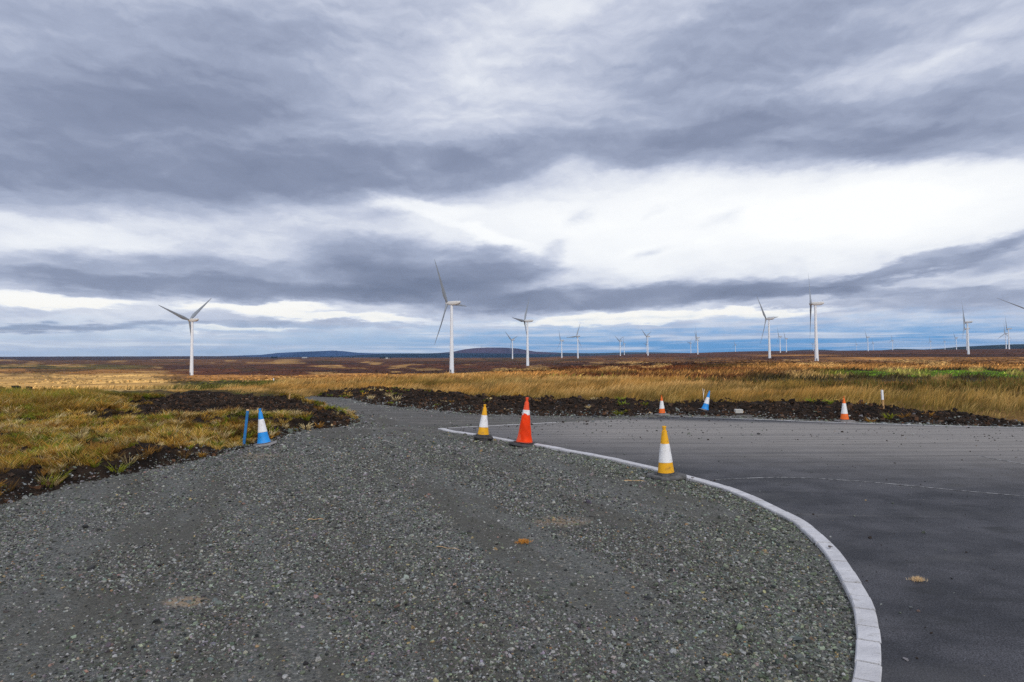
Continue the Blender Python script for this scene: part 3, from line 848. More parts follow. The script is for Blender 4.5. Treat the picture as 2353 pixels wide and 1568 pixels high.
k = rng.choice(4, n_, p=[.38, .34, .12, .16]); tipc = np.array(pal)[k]
gm = ss(.50, .62, cn); tipc = colmix(n_, tipc, C(.16, .27, .012), gm * rng.uniform(.3, .95, n_))
om = ss(.52, .66, patch); tipc = colmix(n_, tipc, C(.19, .105, .022), om * .6)
tipc = tipc * rng.uniform(.6, 1.15, (n_, 1))
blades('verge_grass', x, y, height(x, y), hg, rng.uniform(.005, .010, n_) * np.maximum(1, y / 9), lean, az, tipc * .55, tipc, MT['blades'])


def tussocks(name, cx, cy, hs, nb, pal_, mat, wid=.008, spread=.10):
    m = len(cx); k_ = rng.choice(len(pal_), m); base_ = np.array(pal_)[k_] * rng.uniform(.6, 1.25, (m, 1))
    x = np.repeat(cx, nb); y = np.repeat(cy, nb); hh = np.repeat(hs, nb); n = len(x)
    a = rng.uniform(0, 6.283, n); r = spread * hh / .25 * np.sqrt(rng.uniform(0, 1, n))
    x = x + r * np.cos(a); y = y + r * np.sin(a); zc = np.repeat(height(cx, cy), nb)
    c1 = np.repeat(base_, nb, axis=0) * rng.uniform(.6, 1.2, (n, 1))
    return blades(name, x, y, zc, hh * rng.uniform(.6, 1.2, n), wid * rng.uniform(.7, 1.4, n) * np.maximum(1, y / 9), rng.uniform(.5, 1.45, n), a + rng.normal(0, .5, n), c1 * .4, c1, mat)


TP_ = [C(.74, .47, .11), C(.60, .32, .05), C(.78, .60, .30), C(.28, .30, .02), C(.40, .20, .04), C(.20, .11, .03)]
x, y = scatter(11000, 5.5, 24, -.96, -.15); ff = fields(x, y); so_ = soil_field(ff, x, y); pxv = W / 2 + F * x / y
ok = ff['iv'] & (ff['vd'] > .10) & (~so_ | (rng.uniform(0, 1, len(x)) < .05) | ((ff['vd'] < .8) & (rng.uniform(0, 1, len(x)) < .35))) & ~clear(x, y) & ((ff['md'] < -.1) | (rng.uniform(0, 1, len(x)) < .08)) & (rng.uniform(0, 1, len(x)) < .62)
x, y, pxv = x[ok], y[ok], pxv[ok]
hs = .08 + .12 * rng.uniform(0, 1, len(x)) ** 2 + .12 * ss(16, 20, y) * ss(300, 200, pxv)
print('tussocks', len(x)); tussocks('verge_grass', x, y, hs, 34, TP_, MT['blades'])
# torn turf on the peat banks
x, y = scatter(2600, 14, 32, -.45, .80); ff = fields(x, y)
ok = ff['ib'] & ~ff['it'] & ~clear(x, y, 1.4) & (rng.uniform(0, 1, len(x)) < np.where(ff['td'] > -.5, .35, .07) + .25 * (x < -4) * (y > 24))
x, y = x[ok], y[ok]; tussocks('torn_turf', x, y, .07 + .13 * rng.uniform(0, 1, len(x)) ** 2, 30, TP_[:5] + [C(.25, .33, .02)], MT['blades'], .009, .16)

# ------------------------------------------------------------------ hills
def hill(name, prof, D0, D1, base_e, colr, cols2=None):
    """ridge whose crest follows prof [(px, py)] at distance (D0+D1)/2"""
    Dm = (D0 + D1) / 2; P = np.array(prof, float)
    pxs = np.linspace(P[0, 0], P[-1, 0], 140); us = np.linspace(0, 1, 15)
    V_ = []; cc = []
    for u in us:
        D = D0 + (D1 - D0) * u
        for q in pxs:
            py = np.interp(q, P[:, 0], P[:, 1]); ez = (815 - .0052 * (q - W / 2) - py) * Dm / F + CAMZ
            gz = CAMZ - base_e * D / F
            wob = .10 * (float(vn(np.array([q * .05]), np.array([u * 4]), 5)[0]) - .5)
            s = math.sin(math.pi * min(1, u * 1.0)) ** 1.3 if u <= .5 else math.sin(math.pi * u) ** 1.1
            V_.append(((q - W / 2) / F * D, D, gz - 2 + (ez - gz) * max(0, s * (1 + (wob if abs(u - .5) > .1 else 0)))))
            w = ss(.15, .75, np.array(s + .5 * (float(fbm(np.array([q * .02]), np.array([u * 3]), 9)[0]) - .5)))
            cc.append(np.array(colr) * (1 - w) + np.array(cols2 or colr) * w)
    n1 = len(pxs); i = np.arange(len(us) * n1).reshape(len(us), n1)
    q_ = np.stack([i[:-1, :-1], i[:-1, 1:], i[1:, 1:], i[1:, :-1]], -1).reshape(-1, 4)
    return tag(mesh_np(name, np.array(V_), q_, MT['hill'], col=np.array(cc), smooth=True), kind='structure')


hill('hills', [(430, 821), (520, 818), (600, 815.5), (640, 811), (690, 808.5), (730, 807), (765, 805.5), (790, 807), (820, 810.5), (860, 812), (960, 812), (1100, 813), (1200, 816)], 10500, 13500, 14, (.010, .036, .105), (.022, .045, .12))  # the bluer hills carry distance haze in their own colour
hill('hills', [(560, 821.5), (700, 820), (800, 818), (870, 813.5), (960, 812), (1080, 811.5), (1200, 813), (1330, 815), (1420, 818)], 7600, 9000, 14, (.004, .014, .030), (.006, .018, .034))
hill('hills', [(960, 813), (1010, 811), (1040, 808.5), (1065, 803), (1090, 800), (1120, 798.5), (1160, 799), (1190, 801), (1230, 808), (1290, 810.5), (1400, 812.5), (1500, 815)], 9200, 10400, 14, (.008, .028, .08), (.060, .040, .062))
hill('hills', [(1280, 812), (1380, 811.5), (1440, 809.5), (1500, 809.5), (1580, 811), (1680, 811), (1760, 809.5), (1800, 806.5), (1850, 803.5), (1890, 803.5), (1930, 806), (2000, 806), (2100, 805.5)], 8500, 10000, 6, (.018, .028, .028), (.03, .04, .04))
hill('wooded_hill', [(1960, 807), (2030, 804.2), (2060, 801.5), (2085, 801.8), (2120, 803), (2160, 801), (2200, 797), (2260, 794), (2310, 791.5), (2353, 790.5), (2450, 789), (2600, 789)], 5600, 7000, 0, (.010, .016, .014), (.012, .020, .016))

# ------------------------------------------------------------------ wind turbines
HUB, BL_ = 65.0, 45.0


def turbine_meshes():
    me = {}
    b = MB(); prof = []
    for k in range(15):
        u = k / 14; prof.append((2.15 * (1 - u) + 1.25 * u - .25 * math.sin(math.pi * u) * .4, u * 62.9))
    prof = [(2.15, -6)] + prof; b.lathe(prof, 28)
    me['tower'] = (b, MT['tower'], True)
    b = MB()
    # nacelle: rounded box along +Y (hub at -Y)
    secs = [(-3.2, 1.1, 1.3, 0), (-2.9, 1.6, 1.7, 0), (-1, 1.75, 1.9, 0), (4, 1.8, 1.95, .05), (6.6, 1.7, 1.75, .15), (8.6, 1.45, 1.1, .7), (8.9, 1.2, .8, .75)]
    n = 16
    for (yy_, hw, hh, dz) in secs:
        for i in range(n):
            a = 2 * math.pi * i / n; ca, sa = math.cos(a), math.sin(a)
            r = (abs(ca) ** 4 + abs(sa) ** 4) ** (-.25)
            b.v.append((ca * r * hw, yy_, HUB + dz + sa * r * hh))
    for j in range(len(secs) - 1):
        for i in range(n):
            b.f.append([j * n + i, (j + 1) * n + i, (j + 1) * n + (i + 1) % n, j * n + (i + 1) % n])
    b.f.append([i for i in range(n)]); b.f.append([(len(secs) - 1) * n + i for i in range(n)][::-1])
    me['nacelle'] = (b, MT['nacelle'], True)
    b = MB(); b.tube([(0, 7.2, HUB + 1.6), (0, 7.4, HUB + 4.4)], .09, .07, 6)
    me['weather_mast'] = (b, MT['dark'], False)
    # spinner
    b = MB(); n = 18; sp_ = [(-3.2, 1.45), (-4.6, 1.55), (-5.6, 1.35), (-6.3, .9), (-6.6, .25)]
    for (yy_, r) in sp_:
        for i in range(n):
            a = 2 * math.pi * i / n; b.v.append((r * math.cos(a), yy_, HUB + r * math.sin(a)))
    for j in range(len(sp_) - 1):
        for i in range(n): b.f.append([j * n + i, j * n + (i + 1) % n, (j + 1) * n + (i + 1) % n, (j + 1) * n + i])
    b.f.append([i for i in range(n)][::-1]); b.f.append([(len(sp_) - 1) * n + i for i in range(n)])
    me['hub'] = (b, MT['nacelle'], True)
    # blade along +X from the rotor axis (origin at hub centre), axis -Y
    b = MB(); n = 12
    secs = [(1.2, 1.9, 1.9, 0, .5), (3, 1.9, 1.8, 5, .5), (5.5, 2.7, 1.3, 14, .42), (9, 3.4, .85, 16, .36), (14, 3.0, .62, 12, .34), (21, 2.35, .45, 8, .33), (29, 1.7, .3, 5, .33), (36, 1.2, .2, 3, .33), (42, .75, .12, 1, .33), (44.4, .4, .06, 0, .4), (45, .1, .03, 0, .5)]
    for (rr, ch, th, tw, le) in secs:
        a0 = R(tw + 4); sweep = -1.3 * (rr / 45) ** 2
        for i in range(n):
            t_ = 2 * math.pi * i / n
            u = math.cos(t_) * .5 + .5 - le; v = math.sin(t_) * .5 * (1 - .45 * math.cos(t_) if rr > 4 else 1)
            cx, ty = u * ch * 1.2, v * th * 1.2
            b.v.append((rr, sweep + ty * math.cos(a0) - cx * math.sin(a0), -(cx * math.cos(a0) + ty * math.sin(a0))))
    for j in range(len(secs) - 1):
        for i in range(n): b.f.append([j * n + i, j * n + (i + 1) % n, (j + 1) * n + (i + 1) % n, (j + 1) * n + i])
    b.f.append([i for i in range(n)][::-1]); b.f.append([(len(secs) - 1) * n + i for i in range(n)])
    me['blade'] = (b, MT['blade'], True)
    b = MB(); b.box((0, -2.16, 2.3), (1.0, .12, 2.2)); me['door'] = (b, MT['dark'], False)
    b = MB()
    pr_ = [(-3.9, -.5)] + [q for k in range(5) for q in ((-3.9 + .3 * k, .1 + .22 * k), (-3.6 + .3 * k, .1 + .22 * k))] + [(-2.2, -.5)]
    m_ = len(pr_)
    for sx in (-.65, .65): b.v += [(sx, a_, c_) for a_, c_ in pr_]
    b.f = [list(range(m_)), list(range(m_, 2 * m_))[::-1]] + [[i, (i + 1) % m_, (i + 1) % m_ + m_, i + m_][::-1] for i in range(m_)]
    me['steps'] = (b, MT['dark'], False)
    return me


TM = turbine_meshes(); PROTO = {}
GRP = 'white wind turbines across the moor'


def turbine(px, hubh, phase, label, base_py, yaw=-68.0, door=False, D=None, slim=1.0):
    D = D or HUB * F / hubh
    X = (px - W / 2) / F * D
    z = float(height(np.array([X]), np.array([D]))[0])
    qx, qy = proj(np.array([X]), np.array([D]), np.array([z]))
    if base_py is not None:
        zt = at_y(px, base_py, D); X = float(zt[0])
        if abs(qy[0] - base_py) > .9: print('base', label[:40], round(float(qy[0]), 1), base_py, 'D', round(D))
        z = float(zt[2]) if abs(qy[0] - base_py) < 2.5 else z
    e = empty('wind_turbine', (X, D, z), (0, 0, 0)); tag(e, label, 'wind turbine', GRP)
    az = R(yaw)                      # hub points to azimuth yaw (0 = +Y, + to the right)
    rz = math.pi - az                # local -Y -> (sin az, cos az)
    def part(name, rot=None, loc=None):
        b, m, sm = TM[name]
        if name not in PROTO: o = b.build(name, m, e, sm, 50); PROTO[name] = o
        else: o = PROTO[name].copy(); COL.objects.link(o); o.parent = e
        if rot is not None: o.rotation_euler = rot
        if loc is not None: o.location = loc
        return o
    part('tower')
    part('nacelle', (0, 0, rz)); part('weather_mast', (0, 0, rz)); part('hub', (0, 0, rz))
    # in-plane direction shown to the right of the picture when phase = 0
    for k in range(3):
        th = R(phase + 120 * k)
        inpl = Vector((math.sin(az + math.pi / 2), math.cos(az + math.pi / 2), 0))
        ax = Vector((math.sin(az), math.cos(az), 0))
        xd = inpl * math.cos(th) + Vector((0, 0, 1)) * math.sin(th)
        yd = -ax; zd = xd.cross(yd)
        m3 = Matrix((xd, yd, zd)).transposed()
        bl_ = part('blade', m3.to_euler(), (ax.x * 4.7, ax.y * 4.7, HUB))
        bl_.scale = (1, slim, slim)
    if door:
        part('door', (0, 0, R(-18))); part('steps', (0, 0, R(-18)))
    return e


TL_ = [
    (440, 127, 40, 'leftmost white wind turbine, standing alone by the pale straw field, one blade straight down', 863, dict(door=True)),
    (1038, 161, 0, 'tallest white wind turbine left of centre, blue door and steps at its foot', 858, dict(door=True)),
    (1212.5, 103, 56, 'mid sized white wind turbine right of the reddish hill, one blade up', 841, {}),
    (1177.7, 44, 20, 'small white wind turbine in front of the reddish hill, two blades raised in a V', 825.6, dict(yaw=-53)),
    (1291, 39.7, 110, 'slim distant wind turbine next right of the mid sized one, blade straight up', 822.4, dict(yaw=-63)),
    (1328, 50.7, 65, 'distant white turbine right of the slim one, one blade level to the left', 824, dict(yaw=-43)),
    (1425.5, 34.5, 28, 'left turbine of the close small pair right of centre, two blades raised in a V', 818.4, dict(yaw=-52)),
    (1434.7, 27.7, 90, 'right and lower turbine of the close small pair right of centre', 818.3, dict(yaw=-52)),
    (1489, 44, 25, 'distant wind turbine with two blades raised in a wide V, partly hiding a smaller one', 817.5, dict(yaw=-52)),
    (1486.5, 21.7, 50, 'tiny wind turbine half hidden behind the tower of the V bladed one', 817.5, dict(yaw=-50)),
    (1587.7, 25.5, 45, 'small wind turbine just left of the overlapping pair right of centre', 814.4, dict(yaw=-50)),
    (1603.7, 38.7, 95, 'front turbine of the overlapping pair right of centre, blade straight up', 815, dict(yaw=-58)),
    (1603, 33.5, 110, 'rear turbine of the overlapping pair, its nacelle just below the front one', 814.9, dict(yaw=-50)),
    (1690, 19, 100, 'tiny lone wind turbine on the skyline right of the overlapping pair', 811, dict(yaw=-35)),
    (1768.5, 91.5, 6, 'white wind turbine with a blade leaning up left, left of the large edge on one', 824.4, dict(yaw=-42)),
    (1876.7, 133, 58, 'large white wind turbine on the right, seen edge on with blades up and down', 831, dict(door=True)),
    (1793, 35.5, 110, 'left turbine of the small pair left of the large right hand turbine', 809.4, dict(yaw=-50)),
    (1807.3, 31, 115, 'right turbine of the small pair left of the large right hand turbine', 809.4, dict(yaw=-50)),
    (1868.8, 17, 150, 'tiny wind turbine peeping out behind the tower of the large right hand turbine', 808.4, dict(yaw=-30)),
    (1968.6, 16, 100, 'tiny wind turbine at the left of the trio right of the large turbine', 806.9, dict(yaw=-30)),
    (1994.8, 30.8, 125, 'tallest wind turbine of the distant trio right of the large turbine', 806.2, dict(yaw=-45)),
    (2006.8, 17.5, 90, 'tiny wind turbine right beside the tallest of the distant trio', 806.2, dict(yaw=-40)),
    (2051.5, 22.5, 85, 'small lone wind turbine at the left end of the dark wooded hill', 805.4, dict(yaw=-30)),
    (2139, 20.5, 95, 'small wind turbine before the wooded hill, left one of three spaced turbines', 805, dict(yaw=-35)),
    (2171.5, 19.5, 95, 'small wind turbine before the wooded hill, middle one of three spaced turbines', 804.5, dict(yaw=-35)),
    (2198, 27, 125, 'wind turbine before the wooded hill, right and largest of three spaced turbines', 804, dict(yaw=-38)),
    (2225.5, 75, 110, 'tall wind turbine near the right edge with blades edge on', 815.6, dict(yaw=-47)),
    (2222.5, 52, 110, 'wind turbine almost hidden behind the tall one near the right edge', 806.5, dict(yaw=-45, D=2000)),
    (2312.3, 35, 90, 'left and shorter turbine of the pair at the far right', 802, dict(yaw=-15)),
    (2319, 46.7, 100, 'right and taller turbine of the pair at the far right', 802.5, dict(yaw=-42)),
    (2371, 106, 28, 'wind turbine cut off by the right edge, only a thin blade tip showing', None, dict(yaw=-143, slim=.45)),
]
for a in TL_: turbine(a[0], a[1], a[2], a[3], a[4], **a[5])


# ------------------------------------------------------------------ traffic cones
def cone(px, py, hpx, colr, label, lean=0.0, yaw=0.0, base='square', hz=None, wb=(.36, .66), base_mat='rubber', bw=.46, upper=None, tiltb=0.0, torn=None, flare=0.0, z=None, leany=0.0, sleeve=None, top_r=.026):
    """px,py = centre of base underside in the photo; hpx = height in its pixels"""
    zz = z
    g = at_z(px, py, 0)
    for _ in range(4):
        zz = float(height(g[0:1], g[1:2])[0]) if z is None else z
        g = at_z(px, py, zz)
    D = g[1]; Hc = hpx * D / F; s = Hc / .75
    e = empty('traffic_cone', (g[0], g[1], zz - .004), (R(leany), R(lean), R(yaw))); e.scale = (s, s, s)
    tag(e, label, 'traffic cone', 'traffic cones around the road edge')
    # base
    b = MB()
    if base == 'square':
        b.box((0, 0, .038), (bw, bw, .052), bev=.06); b.box((0, 0, .076), (.27, .27, .022), bev=.05)
        for i in range(4):
            a = math.pi / 4 + i * math.pi / 2; b.box((math.cos(a) * .2, math.sin(a) * .2, .008), (.09, .09, .02), rot=Matrix.Rotation(a, 3, 'Z'))
        b.build('base', MT[base_mat], e, True, 35)
    elif base == 'feet':
        b.box((0, 0, .075), (bw, bw, .045), bev=.05); b.box((0, 0, .106), (.30, .30, .022), bev=.05)
        for sx, sy in ((-1, 0), (1, 0), (0, -1), (0, 1)): b.box((sx * .13, sy * .13, .028), (.2 if sy else .12, .2 if sx else .12, .054), bev=.02)
        b.build('base', MT[base_mat], e, True, 35)
    else:
        r = bw / 2
        def rip(rr, z_, a, j): return rr, z_ + .007 * math.sin(2 * a + .6) * (rr / r)
        b.lathe([(r * .97, .0), (r, .010), (r * .985, .020), (r * .93, .026), (r * .9, .036), (r * .6, .046), (.17, .055)], 48, rip)
        b.build('base', MT[base_mat], e, True, 35)
    zb = .118 if base == 'feet' else (.086 if base == 'square' else .05)
    if base in ('square', 'feet'): MBc = MB().lathe([(.135, zb - .006), (.132, zb + .01), (.124, zb + .012)], 40).build('collar', MT['rubber_dark'], e, True)
    def rad(u):
        r = .118 + (top_r + .004 - .118) * u
        return r + flare * max(0, 1 - u * 6) ** 1.5
    z0 = zb
    def prof(u0, u1, off, n=8, hi=.72): return [(rad(u0 + (u1 - u0) * k / n) + off, z0 + (hi - z0) * (u0 + (u1 - u0) * k / n)) for k in range(n + 1)]
    pr = prof(0, .93, 0, 14)
    zt = pr[-1][1]
    pr += [(top_r * 1.25, zt + .002), (top_r * 1.2, zt + .012), (top_r * .92, zt + .014), (top_r * .92, .725), (top_r * 1.15, .728), (top_r * 1.15, .747), (top_r * .8, .75)]
    if flare: pr = [(rad(0) + .02, zb - .006), (rad(0) + .02, zb + .004)] + pr
    def dent(rr, z_, a, j): return rr * (1 + .035 * math.sin(2 * a + px) * math.sin(z_ * 7 + px) * (z_ < .6)), z_
    b = MB().lathe(pr, 40, dent); b.build('cone_body', MT[colr], e, True, 50)
    # white sleeve
    if torn:
        b = MB(); n = 48; u0, u1 = wb
        for j in range(9):
            for i in range(n):
                a = 2 * math.pi * i / n
                lo = u0 + torn * (.5 * math.sin(a * 1.0 + 2.6) + .35 * math.sin(a * 3 + 1) + .15 * math.sin(a * 7))
                u = lo + (u1 - lo) * j / 8; b.v.append(((rad(u) + .004) * math.cos(a), (rad(u) + .004) * math.sin(a), z0 + (.72 - z0) * u))
        for j in range(8):
            for i in range(n): b.f.append([j * n + i, j * n + (i + 1) % n, (j + 1) * n + (i + 1) % n, (j + 1) * n + i])
        b.build('reflective_sleeve', MT['white'], e, True)
        if sleeve:
            def rip2(rr, z_, a, j): return rr + .004 * math.sin(3 * a + z_ * 22) * math.sin(z_ * 17 + 2 * a), z_
            MB().lathe(prof(.02, wb[0] + torn * .9, .0025, 14), 48, rip2).build('lower_sleeve', MT[sleeve], e, True, 60)
    else:
        b = MB().lathe([(rad(wb[0]), z0 + (.72 - z0) * wb[0])] + prof(wb[0], wb[1], .003, 10) + [(rad(wb[1]), z0 + (.72 - z0) * wb[1])], 40, dent)
        b.build('reflective_sleeve', MT['white'], e, True, 50)
    return e


cone(1531, 1100, 120, 'yellow', 'yellow and white cone nearest the camera, on a grey slab base beside the white kerb', lean=-2.0, yaw=R(0) + 28, wb=(.245, .655), base_mat='rubber', bw=.46)
cone(1109.5, 1012, 82, 'yellow', 'smaller yellow and white cone left of the tall red one, on a black raised base', lean=3.6, yaw=6, base='feet', wb=(.27, .68), base_mat='rubber_dark', bw=.40)
cone(1204, 1023, 109, 'redorange', 'tall red orange cone with a torn white collar and a round black base', lean=4.2, yaw=0, base='round', wb=(.63, .755), torn=.05, sleeve='redsleeve', base_mat='rubber_dark', bw=.48, flare=.012, top_r=.022)
cone(607, 1023, 84, 'blue', 'blue and white cone leaning left beside the blue post', lean=-7.5, yaw=0, base='round', wb=(.33, .72), base_mat='rubber_light', bw=.50, flare=.014)
cone(1619, 944, 47, 'blue', 'blue and white cone tipping over on the dark peat bank', lean=16, leany=-3, yaw=0, base='round', wb=(.32, .68), base_mat='rubber_light', bw=.47, flare=.02)
cone(1521.5, 955, 47, 'orange', 'small orange and white cone at the far kerb, left of the tipping blue cone', lean=-1.2, yaw=20, base='square', wb=(.27, .71), torn=.012, base_mat='rubber_light', bw=.46, top_r=.014)
cone(1941, 971, 60, 'orange', 'orange and white cone at the far kerb, left of the white topped stake', lean=-.4, yaw=8, base='square', wb=(.27, .73), base_mat='rubber_light', bw=.46, top_r=.012)

# ------------------------------------------------------------------ posts and litter
def ground_at(px, py):
    g = at_z(px, py, 0)
    for _ in range(6):
        z = float(height(g[0:1], g[1:2])[0]); g = at_z(px, py, z)
    return g, float(height(g[0:1], g[1:2])[0])


def post(name, px, py, hpx, wpx, mat, label, lean=0.0, cap=None, capfrac=.03, capname='tip', group=None, cat='post'):
    g, z = ground_at(px, py); D = g[1]; h = hpx * D / F; w = wpx * D / F
    e = empty(name, (g[0], g[1], z), (0, R(lean), R(12)))
    tag(e, label, cat, group)
    hb = h * (1 - capfrac) if cap else h
    b = MB().box((0, 0, (hb - .2) / 2), (w, w * .8, hb + .2), bev=w * .06); b.build('shaft', MT[mat], e)
    if cap: MB().box((0, 0, hb + h * capfrac / 2 + .001), (w * 1.01, w * .81, h * capfrac), bev=w * .06).build(capname, MT[cap], e)
    return e


post('marker_post', 560, 1025, 83, 5.6, 'bluepaint', 'blue painted wooden post leaning right beside the blue cone', 5.5, 'palewood', .035)
post('marker_stake', 2030.5, 950, 53, 4.3, 'wood', 'tall wooden stake with a white painted top on the peat bank', -3, 'whitepaint', .42, 'painted_top', cat='stake')
post('wooden_stub', 663.5, 921.5, 17, 3.0, 'wood', 'short brown timber stub at the bend of the gravel track', 9, cat='stake')
post('white_peg', 617, 886, 5, 2.4, 'whitepaint', 'tiny white peg in the grass left of the track, lower one', 0, group='white pegs in the grass', cat='peg')
post('white_peg', 628.5, 878, 8, 2.2, 'whitepaint', 'tiny white peg in the grass left of the track, upper one', 0, group='white pegs in the grass', cat='peg')
post('white_peg', 94, 908, 10, 2.6, 'whitepaint', 'small white peg among clods at the left grass brow', 3, group='white pegs in the grass', cat='peg')
# double stake behind the tipping cone
g, z = ground_at(1617.5, 939)
e = empty('broken_lath', (g[0], g[1], z)); tag(e, 'thin white lath with a split tip behind the tipping blue cone', 'lath')
h = 32 * g[1] / F
MB().tube([(0, 0, -.1), (-.01, 0, h * .6), (-.03, 0, h)], .008, .006, 6).tube([(-.005, 0, h * .5), (.03, .01, h * .96)], .007, .005, 6).build('lath_strip', MT['whitepaint'], e)
# concrete block lying on bank
g, z = ground_at(1697, 952); s = g[1] / F
e = empty('concrete_block', (g[0], g[1], z - .01), (R(4), R(2), R(6))); tag(e, 'pale concrete block lying on the dark bank right of the tipping cone', 'block')
MB().box((0, 0, 4.6 * s), (18 * s, 9 * s, 9.2 * s), bev=.006).build('block_body', MT['block'], e)
MB().box((10.5 * s, .02, 3.6 * s), (4.5 * s, 3 * s, 2.2 * s), rot=Matrix.Rotation(.2, 3, 'Y')).build('wood_chip', MT['palewood'], e)
# sticks
def stick(px, py, lpx, ang, rad_, label, mat='palewood', bend=.1):
    g, z = ground_at(px, py); L = lpx * g[1] / F
    pts = [(L * (k / 5 - .5), bend * L * math.sin(k / 5 * 3.1) * .5, .012 + .006 * math.sin(k * 2.1)) for k in range(6)]
    b = MB().tube(pts, rad_, rad_ * .5, 6); o = b.build('stick', MT[mat]); o.location = (g[0], g[1], z); o.rotation_euler = (0, 0, R(ang))
    tag(o, label, 'stick', 'bits of straw and stick lying about'); return o


stick(1458, 1107, 46, -6, .005, 'orange brown stick lying left of the nearest yellow cone')
stick(1273, 1197, 14, 60, .003, 'short straw stalk on the sandy patch of gravel')
stick(1030, 1263, 60, -25, .0025, 'long thin straw stalk on the gravel left of the straw tuft')
stick(725, 1196, 34, 8, .004, 'pale straw piece on the gravel below the blue cone')
stick(1625, 936, 16, 20, .006, 'pale forked twig on the bank right of the tipping blue cone')
# straw tuft on the gravel
def tuft(name, px, py, wpx, n, cols_, label, zoff=0.0, flat=.25):
    g, z = ground_at(px, py)
    if zoff: z = zoff
    r = wpx * g[1] / F / 2; rg = np.random.default_rng(int(px))
    x = g[0] + rg.normal(0, .42, n) * r; y = g[1] + rg.normal(0, .35, n) * r; hgt = np.full(n, r * .55) * rg.uniform(.5, 1.2, n)
    c1 = np.array(cols_)[rg.choice(len(cols_), n)]
    zz = z + .022 + rg.uniform(0, flat, n) * r * np.exp(-((x - g[0]) ** 2 + (y - g[1]) ** 2) / (r * r))
    az = rg.normal(.1, 1.0, n) + np.where(rg.uniform(0, 1, n) < .5, math.pi, 0)
    o = blades(name, x, y, zz, hgt * .38, rg.uniform(.003, .005, n), np.full(n, 1.55), az, c1 * .7, c1, MT['blades'])
    tag(o, label, 'tuft', 'loose straw tufts'); o['kind'] = 'thing'; return o


tuft('straw_tuft', 1203, 1248, 34, 200, [(.62, .26, .03), (.5, .2, .03), (.68, .34, .08)], 'bright orange straw tuft lying on the grey gravel', flat=.22)
tuft('straw_tuft', 2111, 1366, 32, 170, [(.68, .46, .24), (.6, .4, .2), (.75, .6, .4)], 'pale flattened straw patch on the dark asphalt', .016, .1)
# mud crumbs on the kerb
for px_, py_, l_ in ((1906, 1256, 'dark pebble lying on the kerb joint'), (1590, 1097.5, 'dark pebble on the kerb right of the nearest yellow cone')):
    g = at_z(px_, py_, .04)
    o = lumps('pebble', np.array([g[0], g[0] + .022]), np.array([g[1], g[1] + .004]), np.array([.032, .032]), np.array([.035, .022]), np.array([[.10, .085, .085]] * 2), MT['stone'], .6, .25, .1)
    tag(o, l_, 'pebble', 'pebbles on the kerb')

# loose clods on the left brow
x = np.concatenate([rng.uniform(-20.5, -17.0, 26)]); y = rng.uniform(26.2, 27.2, 26)
tag(lumps('peat_clods', x, y, height(x, y) + .20, rng.uniform(.12, .30, 26), np.tile([.018, .011, .009], (26, 1)), MT['clod'], .8, .35, .2), kind='stuff')

# ------------------------------------------------------------------ far details: farm, shelter belts, mast
def at_ground(px, D):
    X = (px - W / 2) / F * D; return np.array([X, D, float(height(np.array([X]), np.array([D]))[0])])


def farm(px, D, label, w=16, roofm='dark'):
    g = at_ground(px, D); e = empty('farm_building', g, (0, 0, R(15))); tag(e, label, 'farm building', 'farm buildings on the far moor')
    MB().box((0, 0, 2.5), (w, 8, 7)).build('wall', MT['block'], e)
    b = MB(); hw = w / 2 + .4
    b.v = [(-hw, -4.4, 6), (hw, -4.4, 6), (hw, 4.4, 6), (-hw, 4.4, 6), (-hw, 0, 9.4), (hw, 0, 9.4)]
    b.f = [[0, 1, 5, 4], [2, 3, 4, 5], [1, 2, 5], [3, 0, 4], [0, 3, 2, 1]]; b.build('roof', MT['dark'], e)


farm(889, 3800, 'small pale farmhouse with dark roof beside trees on the far moor', 26)
farm(700, 4600, 'low farm building far off left of the farmhouse', 34)


def conifer(px, D, h, label):
    g = at_ground(px, D); e = empty('conifer_tree', g); tag(e, label, 'tree', 'far conifers on the moor')
    MB().tube([(0, 0, -1), (0, 0, h * .7)], .5, .2, 6).build('trunk', MT['wood'], e)
    rg = np.random.default_rng(int(px * 10)); n = 260
    u = rg.uniform(.08, 1, n); rr = (1 - u) * h * .26 * rg.uniform(.5, 1.1, n); a = rg.uniform(0, 6.28, n)
    o = lumps('crown', rr * np.cos(a), rr * np.sin(a), u * h, (h * .13) * (1.15 - u), np.tile([.010, .018, .012], (n, 1)) * rg.uniform(.6, 1.4, (n, 1)), MT['clod'], .8, .4, 0)
    o.parent = e


k = 0
for q in np.linspace(624, 637, 6):
    k += 1; conifer(q, 3900, 13.5 + (k % 3) * 1.2, 'dark conifer in the small square clump on the left skyline')
for q in (874, 878, 881, 884.5, 893, 898): conifer(q, 3750, 13 + q % 3, 'dark tree beside the far farmhouse')
for q in (760, 764, 806, 811): conifer(q, 4600, 11 + q % 3, 'low dark tree in the loose row left of the far farmhouse')
g = at_y(1107, 799.5, 9800); b = MB().tube([(0, 0, -8), (0, 0, 40)], 1.4, .7, 6); o = b.build('radio_mast', MT['dark']); o.location = g
tag(o, 'thin radio mast on top of the reddish hill', 'mast')
# fence remnants at the left brow
for q, yy_ in ((558, 872), (570, 873), (600, 871), (588, 872.5)):
    post('fence_post', q, yy_, 7, 1.6, 'wood', 'old wooden fence post in the straw field below the moor', 0, group='old fence posts', cat='fence post')

